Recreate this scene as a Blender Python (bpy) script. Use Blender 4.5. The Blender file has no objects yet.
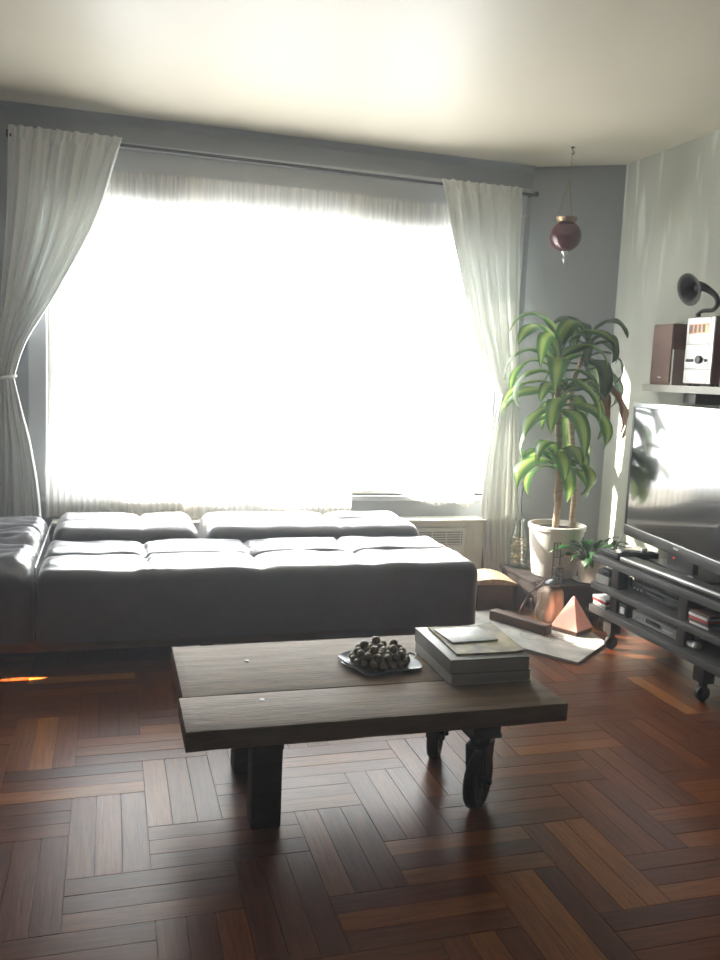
import bpy, bmesh, math, random
from mathutils import Vector, Matrix, noise
random.seed(7)
PI = math.pi
C = bpy.context.scene.collection
S = bpy.context.scene

# ------------------------------------------------------------------ camera
H = 1.35; FPX = 850.0
PSI, TH, RO = [math.radians(a) for a in (16.58, 7.12, 2.466)]
fwd = Vector((math.sin(PSI)*math.cos(TH), math.cos(PSI)*math.cos(TH), -math.sin(TH)))
r0 = Vector((math.cos(PSI), -math.sin(PSI), 0)); d0 = fwd.cross(r0)
rgt = math.cos(RO)*r0 - math.sin(RO)*d0
dwn = math.sin(RO)*r0 + math.cos(RO)*d0
cam = bpy.data.cameras.new('camera'); co = bpy.data.objects.new('camera', cam); C.objects.link(co)
cam.sensor_fit = 'VERTICAL'; cam.sensor_height = 34.6; cam.lens = 34.6*FPX/960
cam.clip_start = 0.05
M4 = Matrix((rgt, -dwn, -fwd)).transposed().to_4x4(); M4.translation = (0, 0, H)
co.matrix_world = M4
S.camera = co
def ray(x, y): return fwd + (x-360)/FPX*rgt + (y-480)/FPX*dwn
def atZ(x, y, z): v = ray(x, y); return Vector((0, 0, H)) + v*((z-H)/v.z)
def atY(x, y, Y): v = ray(x, y); return Vector((0, 0, H)) + v*(Y/v.y)
def atX(x, y, X): v = ray(x, y); return Vector((0, 0, H)) + v*(X/v.x)

# ------------------------------------------------------------------ materials
def mat(name, col=(.5,.5,.5), rough=.5, metal=0, var=0, vscale=8, stretch=(1,1,1), bump=0, bscale=40, spec=.5,
        trans=0, coat=0, sheen=0, col2=None, sss=0, emit=None, es=0):
    m = bpy.data.materials.new(name); m.use_nodes = True
    nt = m.node_tree; N = nt.nodes; L = nt.links
    b = N['Principled BSDF']
    b.inputs['Base Color'].default_value = (*col, 1); b.inputs['Roughness'].default_value = rough
    b.inputs['Metallic'].default_value = metal; b.inputs['Specular IOR Level'].default_value = spec
    b.inputs['Coat Weight'].default_value = coat; b.inputs['Sheen Weight'].default_value = sheen
    b.inputs['Transmission Weight'].default_value = trans
    if sss: b.inputs['Subsurface Weight'].default_value = sss; b.inputs['Subsurface Scale'].default_value = .03
    if emit: b.inputs['Emission Color'].default_value = (*emit, 1); b.inputs['Emission Strength'].default_value = es
    tc = N.new('ShaderNodeTexCoord'); mp = N.new('ShaderNodeMapping'); mp.inputs['Scale'].default_value = stretch
    L.new(tc.outputs['Object'], mp.inputs['Vector'])
    n = N.new('ShaderNodeTexNoise'); n.inputs['Scale'].default_value = vscale; n.inputs['Detail'].default_value = 6
    L.new(mp.outputs[0], n.inputs['Vector'])
    rp = N.new('ShaderNodeValToRGB')
    c2 = col2 or tuple(max(0, c*(1-var)) for c in col)
    c1 = col if col2 else tuple(min(1, c*(1+var*.6)) for c in col)
    rp.color_ramp.elements[0].position = .32; rp.color_ramp.elements[1].position = .68
    rp.color_ramp.elements[0].color = (*c2, 1); rp.color_ramp.elements[1].color = (*c1, 1)
    L.new(n.outputs['Fac'], rp.inputs[0]); L.new(rp.outputs[0], b.inputs['Base Color'])
    if bump:
        n2 = N.new('ShaderNodeTexNoise'); n2.inputs['Scale'].default_value = bscale; n2.inputs['Detail'].default_value = 5
        L.new(mp.outputs[0], n2.inputs['Vector'])
        bp = N.new('ShaderNodeBump'); bp.inputs['Strength'].default_value = bump; bp.inputs['Distance'].default_value = .01
        L.new(n2.outputs['Fac'], bp.inputs['Height']); L.new(bp.outputs[0], b.inputs['Normal'])
    return m

def fabric(name, col, translucent=.4, transp=0.0, weave=350, lo=.82):
    m = bpy.data.materials.new(name); m.use_nodes = True
    nt = m.node_tree; N = nt.nodes; L = nt.links
    N.remove(N['Principled BSDF']); out = N['Material Output']
    d = N.new('ShaderNodeBsdfDiffuse'); t = N.new('ShaderNodeBsdfTranslucent'); tr = N.new('ShaderNodeBsdfTransparent')
    tc = N.new('ShaderNodeTexCoord'); mp = N.new('ShaderNodeMapping'); mp.inputs['Scale'].default_value = (weave*.16, 6, 2.5)
    L.new(tc.outputs['Object'], mp.inputs[0])
    n = N.new('ShaderNodeTexNoise'); n.inputs['Scale'].default_value = 1; n.inputs['Detail'].default_value = 4
    L.new(mp.outputs[0], n.inputs['Vector'])
    rp = N.new('ShaderNodeValToRGB'); rp.color_ramp.elements[0].position = .3; rp.color_ramp.elements[1].position = .7
    rp.color_ramp.elements[0].color = (*[c*lo for c in col], 1); rp.color_ramp.elements[1].color = (*col, 1)
    L.new(n.outputs['Fac'], rp.inputs[0]); L.new(rp.outputs[0], d.inputs[0]); L.new(rp.outputs[0], t.inputs[0])
    a = N.new('ShaderNodeMixShader'); a.inputs[0].default_value = translucent
    L.new(d.outputs[0], a.inputs[1]); L.new(t.outputs[0], a.inputs[2])
    b = N.new('ShaderNodeMixShader')
    if transp:
        mr = N.new('ShaderNodeMapRange'); mr.inputs['To Min'].default_value = transp*1.5; mr.inputs['To Max'].default_value = transp*.5
        L.new(n.outputs['Fac'], mr.inputs[0]); L.new(mr.outputs[0], b.inputs[0])
    else: b.inputs[0].default_value = 0
    L.new(a.outputs[0], b.inputs[1]); L.new(tr.outputs[0], b.inputs[2]); L.new(b.outputs[0], out.inputs[0])
    return m

def glass(name, col=(1,1,1), thin=True, mix=.04, rough=.02):
    m = bpy.data.materials.new(name); m.use_nodes = True
    nt = m.node_tree; N = nt.nodes; L = nt.links
    N.remove(N['Principled BSDF']); out = N['Material Output']
    t = N.new('ShaderNodeBsdfTransparent'); t.inputs[0].default_value = (*col, 1)
    g = N.new('ShaderNodeBsdfGlossy'); g.inputs['Roughness'].default_value = rough
    mx = N.new('ShaderNodeMixShader'); lw = N.new('ShaderNodeLayerWeight'); lw.inputs[0].default_value = .5; f = N.new('ShaderNodeMath'); f.operation = 'POWER'; f.inputs[1].default_value = 5; L.new(lw.outputs['Facing'], f.inputs[0])
    md = N.new('ShaderNodeMath'); md.operation = 'ADD'; md.inputs[1].default_value = mix
    L.new(f.outputs[0], md.inputs[0]); L.new(md.outputs[0], mx.inputs[0])
    L.new(t.outputs[0], mx.inputs[1]); L.new(g.outputs[0], mx.inputs[2]); L.new(mx.outputs[0], out.inputs[0])
    return m

def floor_material():
    m = bpy.data.materials.new('parquet'); m.use_nodes = True
    nt = m.node_tree; N = nt.nodes; L = nt.links; b = N['Principled BSDF']
    at = N.new('ShaderNodeAttribute'); at.attribute_name = 'plank'     # r: random tone, g: direction, b: random offset
    sp = N.new('ShaderNodeSeparateColor'); L.new(at.outputs['Color'], sp.inputs[0])
    tc = N.new('ShaderNodeTexCoord')
    def mapped(sc):
        mp = N.new('ShaderNodeMapping'); mp.inputs['Scale'].default_value = sc; L.new(tc.outputs['Object'], mp.inputs[0]); return mp
    ma, mb = mapped((7, 90, 1)), mapped((90, 7, 1))
    mx = N.new('ShaderNodeMix'); mx.data_type = 'VECTOR'
    L.new(sp.outputs[1], mx.inputs[0]); L.new(ma.outputs[0], mx.inputs[4]); L.new(mb.outputs[0], mx.inputs[5])
    cb = N.new('ShaderNodeCombineXYZ'); mu = N.new('ShaderNodeMath'); mu.operation = 'MULTIPLY'; mu.inputs[1].default_value = 32
    L.new(sp.outputs[2], mu.inputs[0]); L.new(mu.outputs[0], cb.inputs[2])
    ad = N.new('ShaderNodeVectorMath'); L.new(mx.outputs[1], ad.inputs[0]); L.new(cb.outputs[0], ad.inputs[1])
    n = N.new('ShaderNodeTexNoise'); n.inputs['Scale'].default_value = 1; n.inputs['Detail'].default_value = 7; n.inputs['Distortion'].default_value = .6
    L.new(ad.outputs[0], n.inputs['Vector'])
    r1 = N.new('ShaderNodeValToRGB'); e = r1.color_ramp.elements
    e[0].position = 0; e[0].color = (.10, .026, .011, 1); e[1].position = 1; e[1].color = (.42, .165, .043, 1)
    x = e.new(.4); x.color = (.145, .04, .014, 1); x = e.new(.75); x.color = (.25, .08, .023, 1)
    L.new(sp.outputs[0], r1.inputs[0])
    r2 = N.new('ShaderNodeValToRGB'); r2.color_ramp.elements[0].position = .3; r2.color_ramp.elements[0].color = (.62, .6, .58, 1)
    r2.color_ramp.elements[1].position = .65; r2.color_ramp.elements[1].color = (1.1, 1.1, 1.1, 1)
    L.new(n.outputs['Fac'], r2.inputs[0])
    mm = N.new('ShaderNodeMix'); mm.data_type = 'RGBA'; mm.blend_type = 'MULTIPLY'; mm.inputs[0].default_value = 1
    L.new(r1.outputs[0], mm.inputs[6]); L.new(r2.outputs[0], mm.inputs[7]); L.new(mm.outputs[2], b.inputs['Base Color'])
    n3 = N.new('ShaderNodeTexNoise'); n3.inputs['Scale'].default_value = 2.2; n3.inputs['Detail'].default_value = 5
    L.new(tc.outputs['Object'], n3.inputs['Vector'])
    mr = N.new('ShaderNodeMapRange'); mr.inputs['From Min'].default_value = .3; mr.inputs['From Max'].default_value = .7
    mr.inputs['To Min'].default_value = .285; mr.inputs['To Max'].default_value = .315
    L.new(n3.outputs['Fac'], mr.inputs[0]); L.new(mr.outputs[0], b.inputs['Roughness'])
    b.inputs['Specular IOR Level'].default_value = .25
    bp = N.new('ShaderNodeBump'); bp.inputs['Strength'].default_value = .16; bp.inputs['Distance'].default_value = .004
    L.new(n.outputs['Fac'], bp.inputs['Height']); L.new(bp.outputs[0], b.inputs['Normal'])
    return m

def wood_table_material():
    m = mat('weathered_oak', (.24,.165,.105), .62, var=.4, vscale=2.2, stretch=(1.6, 12, 12), bump=.3, bscale=9, spec=.3, col2=(.12,.08,.05))
    return m

MAT = {}
def setup():
    M = MAT
    M['floor'] = floor_material()
    M['groove'] = mat('groove', (.02,.01,.006), .9)
    M['ceiling'] = mat('ceiling_paint', (.60,.55,.445), .42, var=.03, vscale=1.5, bump=.06, bscale=6, spec=.35)
    M['wall'] = mat('wall_paint', (.33,.35,.36), .6, var=.08, vscale=2, bump=.15, bscale=14, spec=.3)
    M['wallr'] = mat('wall_paint_worn', (.40,.41,.35), .5, var=.2, vscale=1.3, stretch=(1, 2.2, .8), bump=.3, bscale=5, spec=.4)
    M['trim'] = mat('trim_paint', (.50,.52,.53), .45, var=.05, vscale=4)
    M['white'] = mat('white_paint', (.78,.77,.72), .4, var=.04)
    M['curtain'] = fabric('curtain_cotton', (.88,.89,.86), .2, weave=60, lo=.96)
    M['sheer'] = fabric('sheer_voile', (.93,.89,.80), .58, .36)
    M['leather'] = mat('leather', (.068,.068,.092), .33, var=.15, vscale=10, bump=.15, bscale=60, spec=.9, sheen=.35, coat=.5)
    M['oak'] = wood_table_material()
    M['darkwood'] = mat('dark_wood', (.035,.026,.022), .55, var=.4, vscale=3, stretch=(2,14,14), bump=.3, bscale=8, spec=.3)
    M['greywood'] = mat('grey_wood', (.055,.052,.05), .5, var=.35, vscale=3, stretch=(14,2,14), bump=.35, bscale=8, spec=.4)
    M['brownwood'] = mat('brown_wood', (.12,.06,.035), .45, var=.35, vscale=3, stretch=(2,14,14), bump=.2)
    M['palewood'] = mat('pale_wood', (.55,.40,.25), .55, var=.35, vscale=4, stretch=(10,3,10), bump=.4, bscale=6)
    M['iron'] = mat('cast_iron', (.03,.028,.027), .5, metal=.6, var=.3, vscale=25, bump=.3)
    M['black'] = mat('black_plastic', (.012,.012,.013), .35, var=.1)
    M['blackgloss'] = mat('black_gloss', (.012,.012,.013), .12, coat=.5)
    M['screen'] = mat('tv_screen', (.006,.006,.007), .13, spec=.9, coat=.5)
    M['silver'] = mat('silver', (.62,.62,.62), .3, metal=.9)
    M['greyplastic'] = mat('grey_plastic', (.28,.28,.28), .4)
    M['whiteplastic'] = mat('white_plastic', (.8,.8,.78), .35)
    M['glassp'] = glass('window_glass')
    M['clear'] = glass('clear_glass', (.92,.95,.93), mix=.1)
    M['redglass'] = mat('red_glass', (.10,.008,.014), .15, spec=.7, trans=.25)
    M['brass'] = mat('aged_brass', (.35,.25,.15), .4, metal=.9)
    M['pot'] = mat('white_ceramic', (.86,.84,.80), .35, var=.05)
    M['pot2'] = mat('off_white_ceramic', (.62,.57,.52), .5, var=.08)
    M['soil'] = mat('soil', (.05,.035,.025), .95, bump=.8)
    M['cane'] = mat('cane_bark', (.46,.34,.22), .75, var=.35, vscale=6, stretch=(1,1,12), bump=.6, bscale=10)
    M['salt'] = mat('pink_salt', (.88,.43,.34), .5, var=.12, vscale=10, sss=.5, emit=(1,.45,.35), es=.06)
    M['paper'] = mat('page_block', (.50,.48,.45), .8, var=.15, vscale=3, stretch=(1,1,180))
    M['cover'] = mat('grey_book_cover', (.24,.24,.23), .4)
    M['cover2'] = mat('pale_book_cover', (.45,.44,.41), .35)
    M['mag'] = mat('magazine_cover', (.42,.34,.14), .55, col2=(.09,.07,.05), vscale=14, var=.4)
    M['leaflet'] = mat('leaflet_paper', (.75,.75,.74), .35, col2=(.45,.46,.5), vscale=16)
    M['pewter'] = mat('pewter', (.20,.21,.22), .42, metal=.7, var=.2, vscale=15)
    M['bronzeball'] = mat('olive_bronze', (.15,.11,.055), .35, metal=.35, var=.5, vscale=40, bump=.4, bscale=90)
    M['board'] = mat('marbled_sheet', (.66,.64,.59), .5, col2=(.36,.35,.33), vscale=9, bump=.1)
    M['agate'] = mat('driftwood', (.66,.52,.38), .6, col2=(.28,.18,.12), vscale=6, stretch=(3,3,1), bump=.7, bscale=14)
    M['speaker'] = mat('cherry_veneer', (.22,.125,.105), .4, var=.15, vscale=3, stretch=(8,8,1))
    M['red'] = mat('red_print', (.5,.04,.03), .5)
    M['led'] = mat('red_led', (.8,.05,.03), .4, emit=(1,.05,.03), es=1.5)
    M['knob'] = mat('dark_knob', (.02,.02,.02), .3)
    M['copper'] = mat('copper', (.45,.22,.12), .35, metal=.9)

def leaf_mat(name, edge, mid, brown=False):
    m = bpy.data.materials.new(name); m.use_nodes = True
    nt = m.node_tree; N = nt.nodes; L = nt.links; b = N['Principled BSDF']; out = N['Material Output']
    uv = N.new('ShaderNodeUVMap'); sp = N.new('ShaderNodeSeparateXYZ'); L.new(uv.outputs[0], sp.inputs[0])
    s = N.new('ShaderNodeMath'); s.operation = 'SUBTRACT'; s.inputs[1].default_value = .5; L.new(sp.outputs[0], s.inputs[0])
    a = N.new('ShaderNodeMath'); a.operation = 'ABSOLUTE'; L.new(s.outputs[0], a.inputs[0])
    rp = N.new('ShaderNodeValToRGB'); rp.color_ramp.elements[0].position = .1; rp.color_ramp.elements[1].position = .3
    rp.color_ramp.elements[0].color = (*mid, 1); rp.color_ramp.elements[1].color = (*edge, 1)
    L.new(a.outputs[0], rp.inputs[0]); L.new(rp.outputs[0], b.inputs['Base Color'])
    b.inputs['Roughness'].default_value = .38
    t = N.new('ShaderNodeBsdfTranslucent'); L.new(rp.outputs[0], t.inputs[0])
    mx = N.new('ShaderNodeMixShader'); mx.inputs[0].default_value = .4
    L.new(b.outputs[0], mx.inputs[1]); L.new(t.outputs[0], mx.inputs[2]); L.new(mx.outputs[0], out.inputs[0])
    return m
setup()
def peeled():
    m = MAT['wallr']; nt = m.node_tree; N = nt.nodes; L = nt.links; b = N['Principled BSDF']
    src = b.inputs['Base Color'].links[0].from_socket
    tc = N.new('ShaderNodeTexCoord'); mp = N.new('ShaderNodeMapping'); mp.inputs['Scale'].default_value = (1, 11, 1.5); L.new(tc.outputs['Object'], mp.inputs[0])
    n = N.new('ShaderNodeTexNoise'); n.inputs['Scale'].default_value = 1; n.inputs['Detail'].default_value = 3; L.new(mp.outputs[0], n.inputs['Vector'])
    rp = N.new('ShaderNodeValToRGB'); rp.color_ramp.elements[0].position = .56; rp.color_ramp.elements[1].position = .66; L.new(n.outputs['Fac'], rp.inputs[0])
    sp = N.new('ShaderNodeSeparateXYZ'); L.new(tc.outputs['Object'], sp.inputs[0])
    mr = N.new('ShaderNodeMapRange'); mr.inputs['From Min'].default_value = 1.5; mr.inputs['From Max'].default_value = 2.7; mr.inputs['To Max'].default_value = .75; L.new(sp.outputs[2], mr.inputs[0])
    mu = N.new('ShaderNodeMath'); mu.operation = 'MULTIPLY'; L.new(rp.outputs[0], mu.inputs[0]); L.new(mr.outputs[0], mu.inputs[1])
    mx = N.new('ShaderNodeMix'); mx.data_type = 'RGBA'; mx.inputs[7].default_value = (.66, .66, .60, 1)
    L.new(mu.outputs[0], mx.inputs[0]); L.new(src, mx.inputs[6]); L.new(mx.outputs[2], b.inputs['Base Color'])
peeled()
MAT['leaf'] = leaf_mat('striped_leaf', (.055,.15,.04), (.30,.40,.10))
MAT['leaf3'] = leaf_mat('shade_toned_leaf', (.05,.10,.05), (.12,.17,.08))  # darker copy of the striped leaf, shade of the right crown put into colour
MAT['leaf2'] = leaf_mat('green_leaf', (.035,.12,.035), (.05,.17,.045))
MAT['dead'] = leaf_mat('dry_leaf', (.20,.09,.05), (.28,.13,.08))

# ------------------------------------------------------------------ mesh helpers
def NB(): return bmesh.new()
def T(x=0, y=0, z=0): return Matrix.Translation((x, y, z))
def Rz(a): return Matrix.Rotation(a, 4, 'Z')
def Rx(a): return Matrix.Rotation(a, 4, 'X')
def Ry(a): return Matrix.Rotation(a, 4, 'Y')
def bx(bm, x0, x1, y0, y1, z0, z1, bev=.003, m=None, seg=2):
    g = bmesh.ops.create_cube(bm, size=1)
    for v in g['verts']:
        v.co = Vector(((x0+x1)/2+v.co.x*(x1-x0), (y0+y1)/2+v.co.y*(y1-y0), (z0+z1)/2+v.co.z*(z1-z0)))
    vs = g['verts']
    if bev:
        ed = list({e for v in vs for e in v.link_edges})
        r = bmesh.ops.bevel(bm, geom=ed, offset=min(bev, .45*min(x1-x0, y1-y0, z1-z0)), segments=seg, affect='EDGES', profile=.6)
        vs = list({v for f in r['faces'] for v in f.verts} | {v for v in vs if v.is_valid})
    if m is not None: bmesh.ops.transform(bm, matrix=m, verts=vs)
    return bm
def lathe(bm, prof, seg=32, m=None, closed=False):
    rings = []
    for r, z in prof:
        if r < 1e-5: rings.append([bm.verts.new((0, 0, z))])
        else: rings.append([bm.verts.new((r*math.cos(2*PI*i/seg), r*math.sin(2*PI*i/seg), z)) for i in range(seg)])
    for a, b in zip(rings, rings[1:]):
        for i in range(seg):
            j = (i+1) % seg
            if len(a) == 1 and len(b) == 1: continue
            if len(a) == 1: bm.faces.new((a[0], b[j], b[i]))
            elif len(b) == 1: bm.faces.new((a[i], a[j], b[0]))
            else: bm.faces.new((a[i], a[j], b[j], b[i]))
    if closed:
        for i in range(seg):
            j = (i+1) % seg; a, b = rings[-1], rings[0]
            bm.faces.new((a[i], a[j], b[j], b[i]))
    vs = [v for r in rings for v in r]
    if m is not None: bmesh.ops.transform(bm, matrix=m, verts=vs)
    return bm
def cyl(bm, r, z0, z1, seg=24, m=None, bev=.002):
    b = min(bev, r*.4, (z1-z0)*.4)
    return lathe(bm, [(0, z0), (r-b, z0), (r, z0+b), (r, z1-b), (r-b, z1), (0, z1)], seg, m)
def tube(bm, pts, rad, seg=8, cap=True):
    pts = [Vector(p) for p in pts]; n = len(pts)
    rad = rad if isinstance(rad, (list, tuple)) else [rad]*n
    t0 = (pts[1]-pts[0]).normalized()
    up = Vector((0, 0, 1)) if abs(t0.z) < .9 else Vector((1, 0, 0))
    u = t0.cross(up).normalized(); rings = []
    for i, p in enumerate(pts):
        t = (pts[min(i+1, n-1)]-pts[max(i-1, 0)]).normalized()
        u = (u - t*u.dot(t)).normalized(); w = t.cross(u)
        rings.append([bm.verts.new(p + rad[i]*(math.cos(2*PI*k/seg)*u + math.sin(2*PI*k/seg)*w)) for k in range(seg)])
    for a, b in zip(rings, rings[1:]):
        for k in range(seg): bm.faces.new((a[k], a[(k+1) % seg], b[(k+1) % seg], b[k]))
    if cap: bm.faces.new(rings[0][::-1]); bm.faces.new(rings[-1])
    return bm
def ball(bm, r, c, sub=2, sc=(1,1,1)):
    bmesh.ops.create_icosphere(bm, subdivisions=sub, radius=r, matrix=T(*c) @ Matrix.Diagonal((*sc, 1)))
    return bm
def spline(pts, n=8):
    pts = [Vector(p) for p in pts]; out = []
    P = [pts[0]*2-pts[1]] + pts + [pts[-1]*2-pts[-2]]
    for i in range(1, len(P)-2):
        for k in range(n):
            t = k/n; a, b, c, d = P[i-1], P[i], P[i+1], P[i+2]
            out.append(.5*((2*b)+(c-a)*t+(2*a-5*b+4*c-d)*t*t+(3*b-a-3*c+d)*t**3))
    out.append(pts[-1]); return out
def obj(name, bm, m, parent=None, smooth=True, world=False, origin=None, angle=40):
    """links bm as one mesh. world: coordinates are world ones, moved under the parent's / the given origin"""
    if world or origin is not None:
        o = Vector(origin) if origin is not None else (parent.location if parent else Vector())
        mi = None
        if parent is not None and parent.rotation_euler.z: mi = Rz(-parent.rotation_euler.z)
        bmesh.ops.translate(bm, vec=-o, verts=bm.verts)
        if mi: bmesh.ops.transform(bm, matrix=mi, verts=bm.verts)
    bmesh.ops.recalc_face_normals(bm, faces=bm.faces)
    me = bpy.data.meshes.new(name); bm.to_mesh(me); bm.free()
    me.materials.append(MAT[m] if isinstance(m, str) else m)
    if smooth:
        for p in me.polygons: p.use_smooth = True
        try: me.set_sharp_from_angle(angle=math.radians(angle))
        except Exception: pass
    ob = bpy.data.objects.new(name, me); C.objects.link(ob)
    if parent is not None: ob.parent = parent
    elif origin is not None: ob.location = origin
    return ob
def tag(o, label, cat, group=None, kind=None):
    o['label'] = label; o['category'] = cat
    if group: o['group'] = group
    if kind: o['kind'] = kind
    return o
def thing(name, label, cat, loc=(0,0,0), rz=0, group=None):
    o = bpy.data.objects.new(name, None); C.objects.link(o); o.location = loc; o.rotation_euler = (0, 0, rz)
    o.empty_display_size = .05
    return tag(o, label, cat, group)
def struct(name, bm, m, parent=None, smooth=False):
    o = obj(name, bm, m, parent, smooth)
    o['kind'] = 'structure'; return o

# ------------------------------------------------------------------ the room
YW, YP, XR, ZC = 5.284, 4.966, 3.17, 2.75
XL, YR = -2.2, -2.6
OX0, OX1, OZ0, OZ1 = -.35, 2.53, .56, 2.27      # window opening
XP = 2.675                                        # where the pier starts
# parquet: blocks of three strips in herringbone
bm = NB(); lay = bm.loops.layers.float_color.new('plank')
w = .0733; Wb = 3*w; ox, oy = -.105, 1.98; gap = .0009
def strip(x0, x1, y0, y1, d):
    x0, x1, y0, y1 = max(x0, XL), min(x1, XR), max(y0, YR), min(y1, YW)
    if x1-x0 < .004 or y1-y0 < .004: return
    if y1 > YP and x1 > XP:
        if x0 >= XP: y1 = min(y1, YW-(x0-XP)*.55)
        if y1-y0 < .004: return
    zz = random.uniform(-.0004, .0004)
    a, b, c, e = x0+gap, x1-gap, y0+gap, y1-gap
    tl = [bm.verts.new(p) for p in ((a, c, zz), (b, c, zz), (b, e, zz), (a, e, zz))]
    lo = [bm.verts.new((v.co.x, v.co.y, -.006)) for v in tl]
    fs = [bm.faces.new(tl)] + [bm.faces.new((tl[i], lo[i], lo[(i+1) % 4], tl[(i+1) % 4])) for i in range(4)]
    rr = random.random(); 
    col = (min(1, max(0, random.gauss(.38, .2) + (.35 if rr > .93 else 0))), d, random.random(), 1)
    for f in fs:
        for l in f.loops: l[lay] = col
for i in range(-16, 17):
    for j in range(-16, 17):
        bx0, by0 = ox + i*Wb + j*2*Wb, oy + i*Wb - j*2*Wb
        if bx0 > XR+1 or bx0 < XL-1 or by0 > YW+1 or by0 < YR-1: continue
        for k in range(3): strip(bx0, bx0+2*Wb, by0+k*w, by0+(k+1)*w, 0)
        for k in range(3): strip(bx0+k*w, bx0+(k+1)*w, by0+Wb, by0+3*Wb, 1)
fl = struct('floor', bm, 'floor')
fl.data.materials.append(MAT['groove'])
bm = NB(); bx(bm, XL-.1, XR+.1, YR-.1, YW+.1, -.08, -.005, 0); struct('floor', bm, 'groove')
bm = NB(); bx(bm, XL-.1, XR+.1, YR-.1, YW+.3, ZC, ZC+.1, 0); struct('ceiling', bm, 'ceiling')
bm = NB()
for a in ((XL-.1, OX0, YW, YW+.25, 0, ZC), (OX1, XP+.1, YW, YW+.25, 0, ZC), (OX0, OX1, YW, YW+.25, 0, OZ0), (OX0, OX1, YW, YW+.25, OZ1, ZC)):
    bx(bm, *a, 0)
struct('wall_back', bm, 'wall')
bm = NB(); cw = [(XP, YW), (XR+.1, YP-.065), (XR+.1, YW+.25), (XP, YW+.25)]
a = [bm.verts.new((x, y, 0)) for x, y in cw]; b = [bm.verts.new((x, y, ZC)) for x, y in cw]
bm.faces.new(a[::-1]); bm.faces.new(b)
for i in range(4): bm.faces.new((a[i], a[(i+1) % 4], b[(i+1) % 4], b[i]))
struct('wall_corner', bm, 'wall')
bm = NB(); bx(bm, XR, XR+.1, YR-.1, YP+.1, 0, ZC, 0); struct('wall_right', bm, 'wallr')
bm = NB(); bx(bm, XL-.1, XL, YR-.1, YW, 0, ZC, 0); struct('wall_left', bm, 'wall')
bm = NB(); bx(bm, XL-.1, XR+.1, YR-.1, YR, 0, ZC, 0); struct('wall_front', bm, 'wall')
bm = NB(); bx(bm, XR-.014, XR, YR, YP, 0, .12, .004); struct('baseboard_right', bm, 'trim')
an = math.atan2(YP-YW, XR-XP); ln_ = math.hypot(XR-XP, YP-YW)
bm = NB(); bx(bm, 0, ln_-.02, -.014, 0, 0, .12, .004, T(XP, YW, 0) @ Rz(an)); struct('baseboard_corner', bm, 'trim')
# soft cove where the wall meets the ceiling, and the painted casing over the window
bm = NB()
pf = [(YW-.002, ZC-.04), (YW-.006, ZC-.034), (YW-.012, ZC-.02), (YW-.022, ZC-.01), (YW-.036, ZC-.003), (YW-.04, ZC+.001), (YW+.01, ZC+.001), (YW+.01, ZC-.04)]
a = [bm.verts.new((XL, y, z)) for y, z in pf]; b = [bm.verts.new((XP, y, z)) for y, z in pf]
for i in range(len(pf)): bm.faces.new((a[i], a[(i+1) % 8], b[(i+1) % 8], b[i]))
struct('trim_1', bm, 'wall', smooth=True)
bm = NB()
bx(bm, OX0-.11, OX1+.10, YW-.03, YW, 2.44, 2.565, .006); bx(bm, OX0-.13, OX1+.12, YW-.05, YW, 2.565, 2.60, .008)
bx(bm, OX0-.11, OX1+.10, YW-.045, YW, 2.425, 2.445, .005)
bx(bm, OX0-.1, OX0-.0, YW-.025, YW, OZ0, 2.43, .006); bx(bm, OX1, OX1+.1, YW-.02, YW, OZ0, 2.43, .006)
struct('trim_2', bm, 'trim')
bm = NB(); bx(bm, OX0-.10, OX1+.1, YW-.018, YW+.08, OZ0-.035, OZ0, .006); struct('trim_3', bm, 'trim')
# window: three sashes side by side
muls = [.50, 1.44]
win = bpy.data.objects.new('window_1', None); C.objects.link(win); win.location = (1.05, YW+.15, OZ0); win['kind'] = 'structure'
bm = NB()
for a in ((OX0, OX0+.05, OZ0, OZ1), (OX1-.05, OX1, OZ0, OZ1)): bx(bm, a[0], a[1], YW+.08, YW+.2, a[2], a[3], .004)
bx(bm, OX0+.05, OX1-.05, YW+.08, YW+.2, OZ1-.05, OZ1, .004); bx(bm, OX0+.05, OX1-.05, YW+.08, YW+.2, OZ0, OZ0+.05, .004)
obj('window_frame', bm, 'white', win, world=True)
for xm in muls:
    bm = NB(); bx(bm, xm-.02, xm+.02, YW+.10, YW+.2, OZ0+.05, OZ1-.05, .004); obj('mullion', bm, 'white', win, world=True)
xs = [OX0+.05, muls[0]-.02, muls[0]+.02, muls[1]-.02, muls[1]+.02, OX1-.05]
for k in range(3):
    x0, x1 = xs[2*k], xs[2*k+1]; zm = 1.45
    for z0, z1, yy in ((OZ0+.05, zm, YW+.10), (zm-.04, OZ1-.05, YW+.145)):
        bm = NB()
        for a in ((x0, x0+.022, z0, z1), (x1-.022, x1, z0, z1), (x0+.022, x1-.022, z1-.03, z1), (x0+.022, x1-.022, z0, z0+.04)):
            bx(bm, a[0], a[1], yy, yy+.035, a[2], a[3], .003)
        s = obj('sash', bm, 'white', win, world=True)
        bm = NB(); bx(bm, x0+.018, x1-.018, yy+.014, yy+.02, z0+.035, z1-.035, 0)
        p = obj('pane', bm, 'glassp', None, world=False); bpy.data.objects[p.name].parent = s
        p.location = -win.location
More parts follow.
